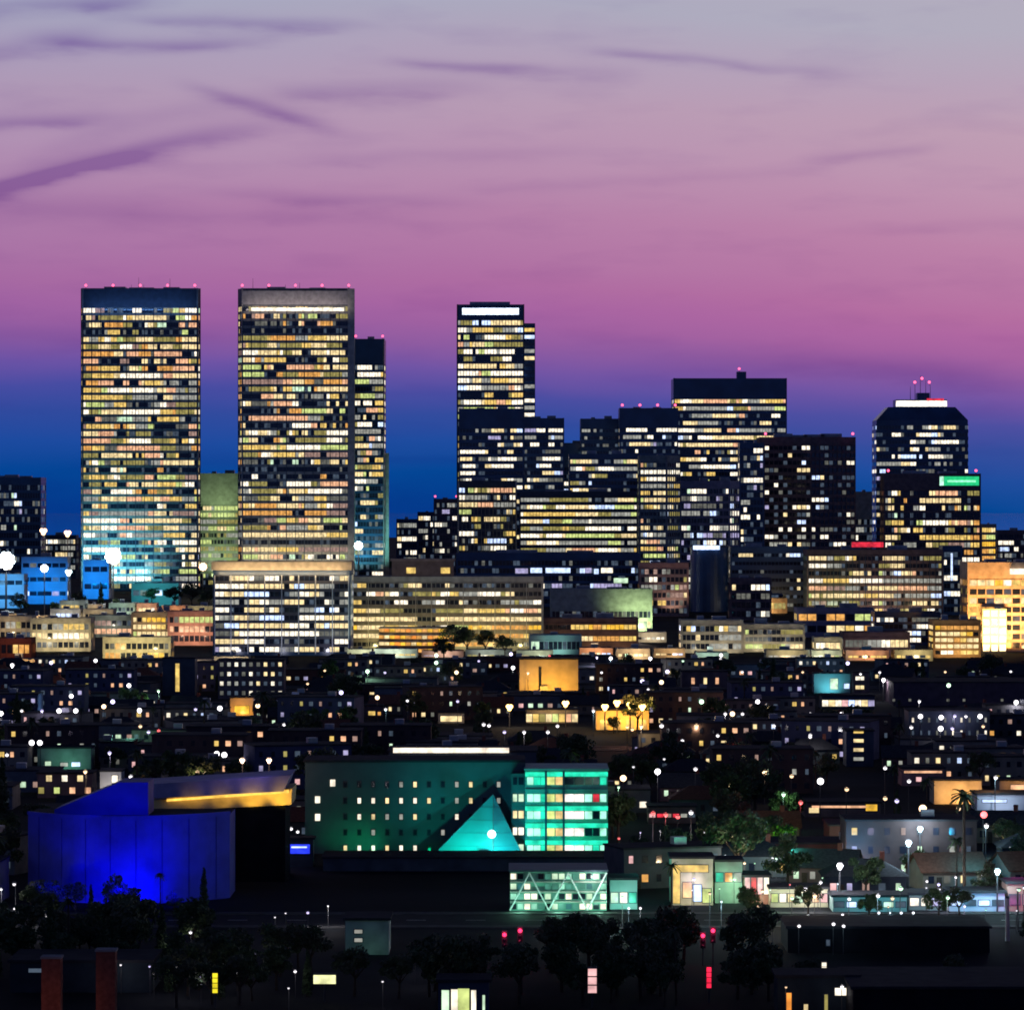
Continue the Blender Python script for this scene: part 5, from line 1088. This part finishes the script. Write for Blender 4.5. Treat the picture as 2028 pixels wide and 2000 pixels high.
def lamp(px, py, c, s=1.0, power=0):
    """px, py: where the glow is; the foot stands 7 m lower"""
    global NL
    D = 2000.0; lh = 7.1 if py < 1640 else 3.4
    lo, hi = 440.0, 4000.0
    for _ in range(50):
        D = (lo + hi) / 2; y = HY + (H - gz(D) - lh) * F / D
        if y > py: lo = D
        else: hi = D
    x = X(px, D)
    for _ in range(12):
        if free(x, D, .2, .2): break
        D -= 3.0; x = X(px, D)
    s *= min(1.05, max(.45, D / 1250)) * .9
    if NL % 4 == 1 and c == 'white': c = 'lav'
    kz = 0 if s < .42 else (1 if s < .85 else 2)
    p = LP[(c, kz)]
    if p.name in usedl: o = copy_tree(p)
    else: o = p; usedl.add(p.name)
    o.location = (x, D, gz(D)); o['group'] = 'street lamps of the city'; NL += 1
    # a little taller or shorter so that it keeps the height the photo shows
    hz = (Z(py, D) - gz(D)) / 7.12; o.scale = (max(.3, hz),) * 3; occ(x, D, .3, .3)
    if power:
        lamp_or_fill(None, (x, D - 1.2, gz(D) + 7.1 * hz - .6), power, LCOL[c][2], .3)
    pend(o, SZ[kz][2] + LCOL[c][1], px, py, c + str(kz))
spec = [(25, 1317, 'white', 1.2), (102, 1312, 'white', 1.2), (190, 1308, 'white', 1), (192, 1330, 'white', 1), (256, 1357, 'white', 1.4), (224, 1389, 'white', 1.1), (172, 1368, 'cool', 1.0), (142, 1378, 'cool', 1.2), (44, 1407, 'white', 1.1), (84, 1407, 'white', 1), (118, 1407, 'white', 1.3), (151, 1407, 'white', 1.2),
        (277, 1406, 'white', 1.2), (388, 1404, 'white', 1.1), (436, 1402, 'white', 1.4), (424, 1450, 'white', 1.5), (511, 1397, 'warm', 1.6), (295, 1449, 'white', .7), (3, 1412, 'white', 1.2), (64, 1470, 'white', 1.4), (80, 1470, 'white', 1.4), (218, 1490, 'white', 1), (15, 1494, 'white', 1.1),
        (430, 1492, 'white', 2.0), (445, 1494, 'white', 1.8), (676, 1371, 'white', 1.3), (807, 1387, 'white', .9), (764, 1404, 'cool', 1.1), (958, 1434, 'white', 1), (999, 1449, 'white', 1.1), (1038, 1449, 'white', .9), (1085, 1449, 'white', 1), (864, 1312, 'lime', 1.2), (728, 1329, 'lime', 1),
        (1389, 1389, 'lime', 1.3), (1500, 1389, 'white', 1.2), (1518, 1396, 'white', .9), (1450, 1413, 'warm', 1.4), (1470, 1413, 'white', 1.1), (1436, 1413, 'white', 1), (1604, 1413, 'white', 1.1), (1667, 1413, 'cool', 1.3), (1820, 1388, 'white', .8), (1822, 1418, 'white', 1.4), (1863, 1420, 'white', 1.3), (1890, 1417, 'white', .9), (1912, 1418, 'white', 1.1),
        (1940, 1418, 'white', 1.2), (1862, 1442, 'white', 1.3), (1885, 1442, 'white', .9), (1568, 1443, 'warm', 1.4), (1604, 1455, 'white', .9), (1448, 1441, 'white', 1), (1448, 1477, 'white', 1.2), (1351, 1466, 'white', 1), (1421, 1456, 'white', .9), (1377, 1522, 'white', 1.3), (1514, 1527, 'warm', 1.7), (1567, 1536, 'warm', 1),
        (1624, 1546, 'white', 2.4), (1551, 1572, 'lime', 1.5), (1676, 1562, 'warm', 1.3), (1752, 1520, 'white', 1.3), (1585, 1588, 'red', 1.5), (1752, 1580, 'warm', 1.3), (1775, 1585, 'white', 1), (1826, 1600, 'warm', 1.8), (1897, 1600, 'warm', 1.2), (1947, 1612, 'red', 1.9), (1952, 1634, 'cool', 1.4), (1996, 1662, 'cool', 1.3),
        (1293, 1609, 'red', 1.6), (1318, 1612, 'red', 1.2), (1342, 1616, 'red', 1.2), (1368, 1608, 'white', .9), (1308, 1645, 'white', 1.1), (1394, 1648, 'white', 1), (1268, 1648, 'white', .8), (1302, 1527, 'white', 1.6), (1234, 1540, 'warm', 1.6), (1704, 1653, 'white', 1.2), (1730, 1650, 'cool', 1.1), (1754, 1652, 'warm', 1.3), (1777, 1652, 'cool', 1.2),
        (25, 1668, 'warm', 2.0), (14, 1676, 'warm', 1.4), (30, 1749, 'white', 1), (3, 1760, 'white', 1.2), (30, 1798, 'white', 1.3), (53, 1798, 'white', 1.3), (90, 1793, 'white', 1.3), (92, 1813, 'white', 1), (222, 1788, 'white', 1), (170, 1527, 'warm', 1.3), (260, 1537, 'white', 1.1), (277, 1547, 'white', .9), (392, 1528, 'warm', 1.3), (385, 1540, 'warm', 1),
        (378, 1845, 'white', 1.5), (335, 1863, 'white', .8), (566, 1807, 'white', 1), (610, 1806, 'white', 1.3), (650, 1793, 'white', .9), (545, 1815, 'white', .7), (487, 1901, 'white', 1), (505, 1887, 'white', .8), (585, 1922, 'white', 1.2), (470, 1924, 'white', 1), (240, 1909, 'white', .9), (297, 1912, 'white', .7), (350, 1912, 'white', .8), (305, 1926, 'white', 1), (375, 1926, 'white', 1.3), (398, 1932, 'white', .8),
        (572, 1955, 'white', 1), (758, 1942, 'white', 1), (814, 1877, 'white', .8), (822, 1899, 'white', .7), (875, 1905, 'white', .7), (1133, 1831, 'white', 1.1), (1136, 1808, 'white', .9), (1245, 1797, 'cool', 1.2), (1268, 1797, 'white', 1.5), (1488, 1820, 'white', 1.2), (1508, 1822, 'cool', 1), (1530, 1834, 'white', 1), (1582, 1832, 'cool', 1.3), (1600, 1812, 'cool', 1.4),
        (1650, 1828, 'cool', 1.2), (1670, 1832, 'cool', 1.3), (1668, 1810, 'white', 1.4), (1740, 1806, 'cool', 1.2), (1762, 1806, 'cool', 1), (1784, 1806, 'cool', 1.2), (1808, 1806, 'cool', 1.3), (1738, 1772, 'cool', 1.1), (1835, 1744, 'white', 1.2), (1858, 1750, 'white', 1), (1892, 1736, 'white', 1), (1895, 1816, 'cool', 1.6), (1876, 1776, 'lime', 1.8), (1436, 1694, 'cool', 1.5), (1474, 1708, 'warm', 1.5),
        (1530, 1698, 'white', 1.6), (1454, 1740, 'lime', 1.6), (1374, 1740, 'white', 1.8), (1594, 1760, 'white', 2.0), (1620, 1752, 'white', 1.1), (1667, 1952, 'white', 1.6), (1556, 1953, 'warm', 1), (659, 1550, 'white', .7), (577, 1640, 'white', 1.6), (590, 1646, 'white', 1.2), (492, 1636, 'white', .9), (515, 1624, 'white', .7), (550, 1622, 'white', .7),
        (1016, 1322, 'white', 1.4), (1012, 1295, 'white', 1.3), (1100, 1540, 'red', .6), (612, 1445, 'white', .6), (560, 1444, 'white', .7), (250, 1700, 'cool', .5)]
for i, (px, py, c, s) in enumerate(spec):
    lamp(px, py, c, s, (2200 if i % 3 == 0 else 0) if py < 1380 else (40 if py > 1812 else (600 if i % 3 == 0 else (450 if py > 1640 and px > 1200 else 0))))
for q in range(30): lamp(12 + q * 69 + R.uniform(-14, 14), (1437, 1330)[q % 2] + R.uniform(-3, 3), R.choice(['white', 'warm', 'warm', 'cool']), R.uniform(.6, 1.1), 500 if q % 5 == 0 else 0)  # extra lamps added at random along two rows for more light
q = 0
while NL < 299 and q < 900:
    q += 1; py = 1296 + 520 * R.random() ** 1.5; px = R.uniform(0, 2028)
    if q % 2: py = R.uniform(1640, 1808); px = R.uniform(1215, 2028)
    if 600 < px < 1210 and py > 1470: continue
    if 40 < px < 580 and 1520 < py < 1800: continue
    c_ = R.choice(['white', 'white', 'white', 'warm', 'warm', 'cool', 'lime', 'red']); lamp(px, py, c_, R.uniform(.5, 1.3), (1800 if py < 1400 else 900) if q % 3 == 0 else 0)  # scattered extra lamps added for sparkle, some with an added pool of light

# ------------------------------------------------------------------ labels
ORD = ['nearest', 'second', 'third', 'fourth', 'fifth', 'sixth', 'seventh', 'eighth', 'ninth', 'tenth', 'eleventh', 'twelfth', 'thirteenth', 'fourteenth', 'fifteenth', 'sixteenth', 'seventeenth', 'eighteenth', 'nineteenth', 'twentieth']
grp = {}
for (o, look, px, py, kind) in PEND:
    best = min(LM, key=lambda L: math.hypot(L[0] - px, (L[1] - py) * 1.6)); ddx, ddy = px - best[0], (py - best[1]) * 1.6
    rel = ('left of' if ddx < 0 else 'right of') if abs(ddx) > abs(ddy) else ('beyond' if ddy < 0 else 'in front of')
    grp.setdefault((look, rel, best[2]), []).append((math.hypot(ddx, ddy), o))
for (look, rel, lm), L in grp.items():
    L.sort(key=lambda a: a[0])
    for i, (d_, o) in enumerate(L):
        o['label'] = ('%s %s %s' % (look, rel, lm)) if len(L) == 1 else ('%s %s %s, %s one out' % (look, rel, lm, ORD[i]))
# prototypes that were never placed are removed
for pr_ in [h[0] for h in HP] + list(LP.values()) + [t for v in TREES.values() for t in v]:
    if 'label' not in pr_:
        for ch in KIDS.get(pr_.name, []):
            for c2 in KIDS.get(ch.name, []): bpy.data.objects.remove(c2)
            bpy.data.objects.remove(ch)
        bpy.data.objects.remove(pr_)
for o in list(C.objects):
    for k_ in ('_h', '_w'):
        if k_ in o: del o[k_]
print('houses', nh, 'trees', NT[0], 'lamps', NL, 'objects', len(C.objects))
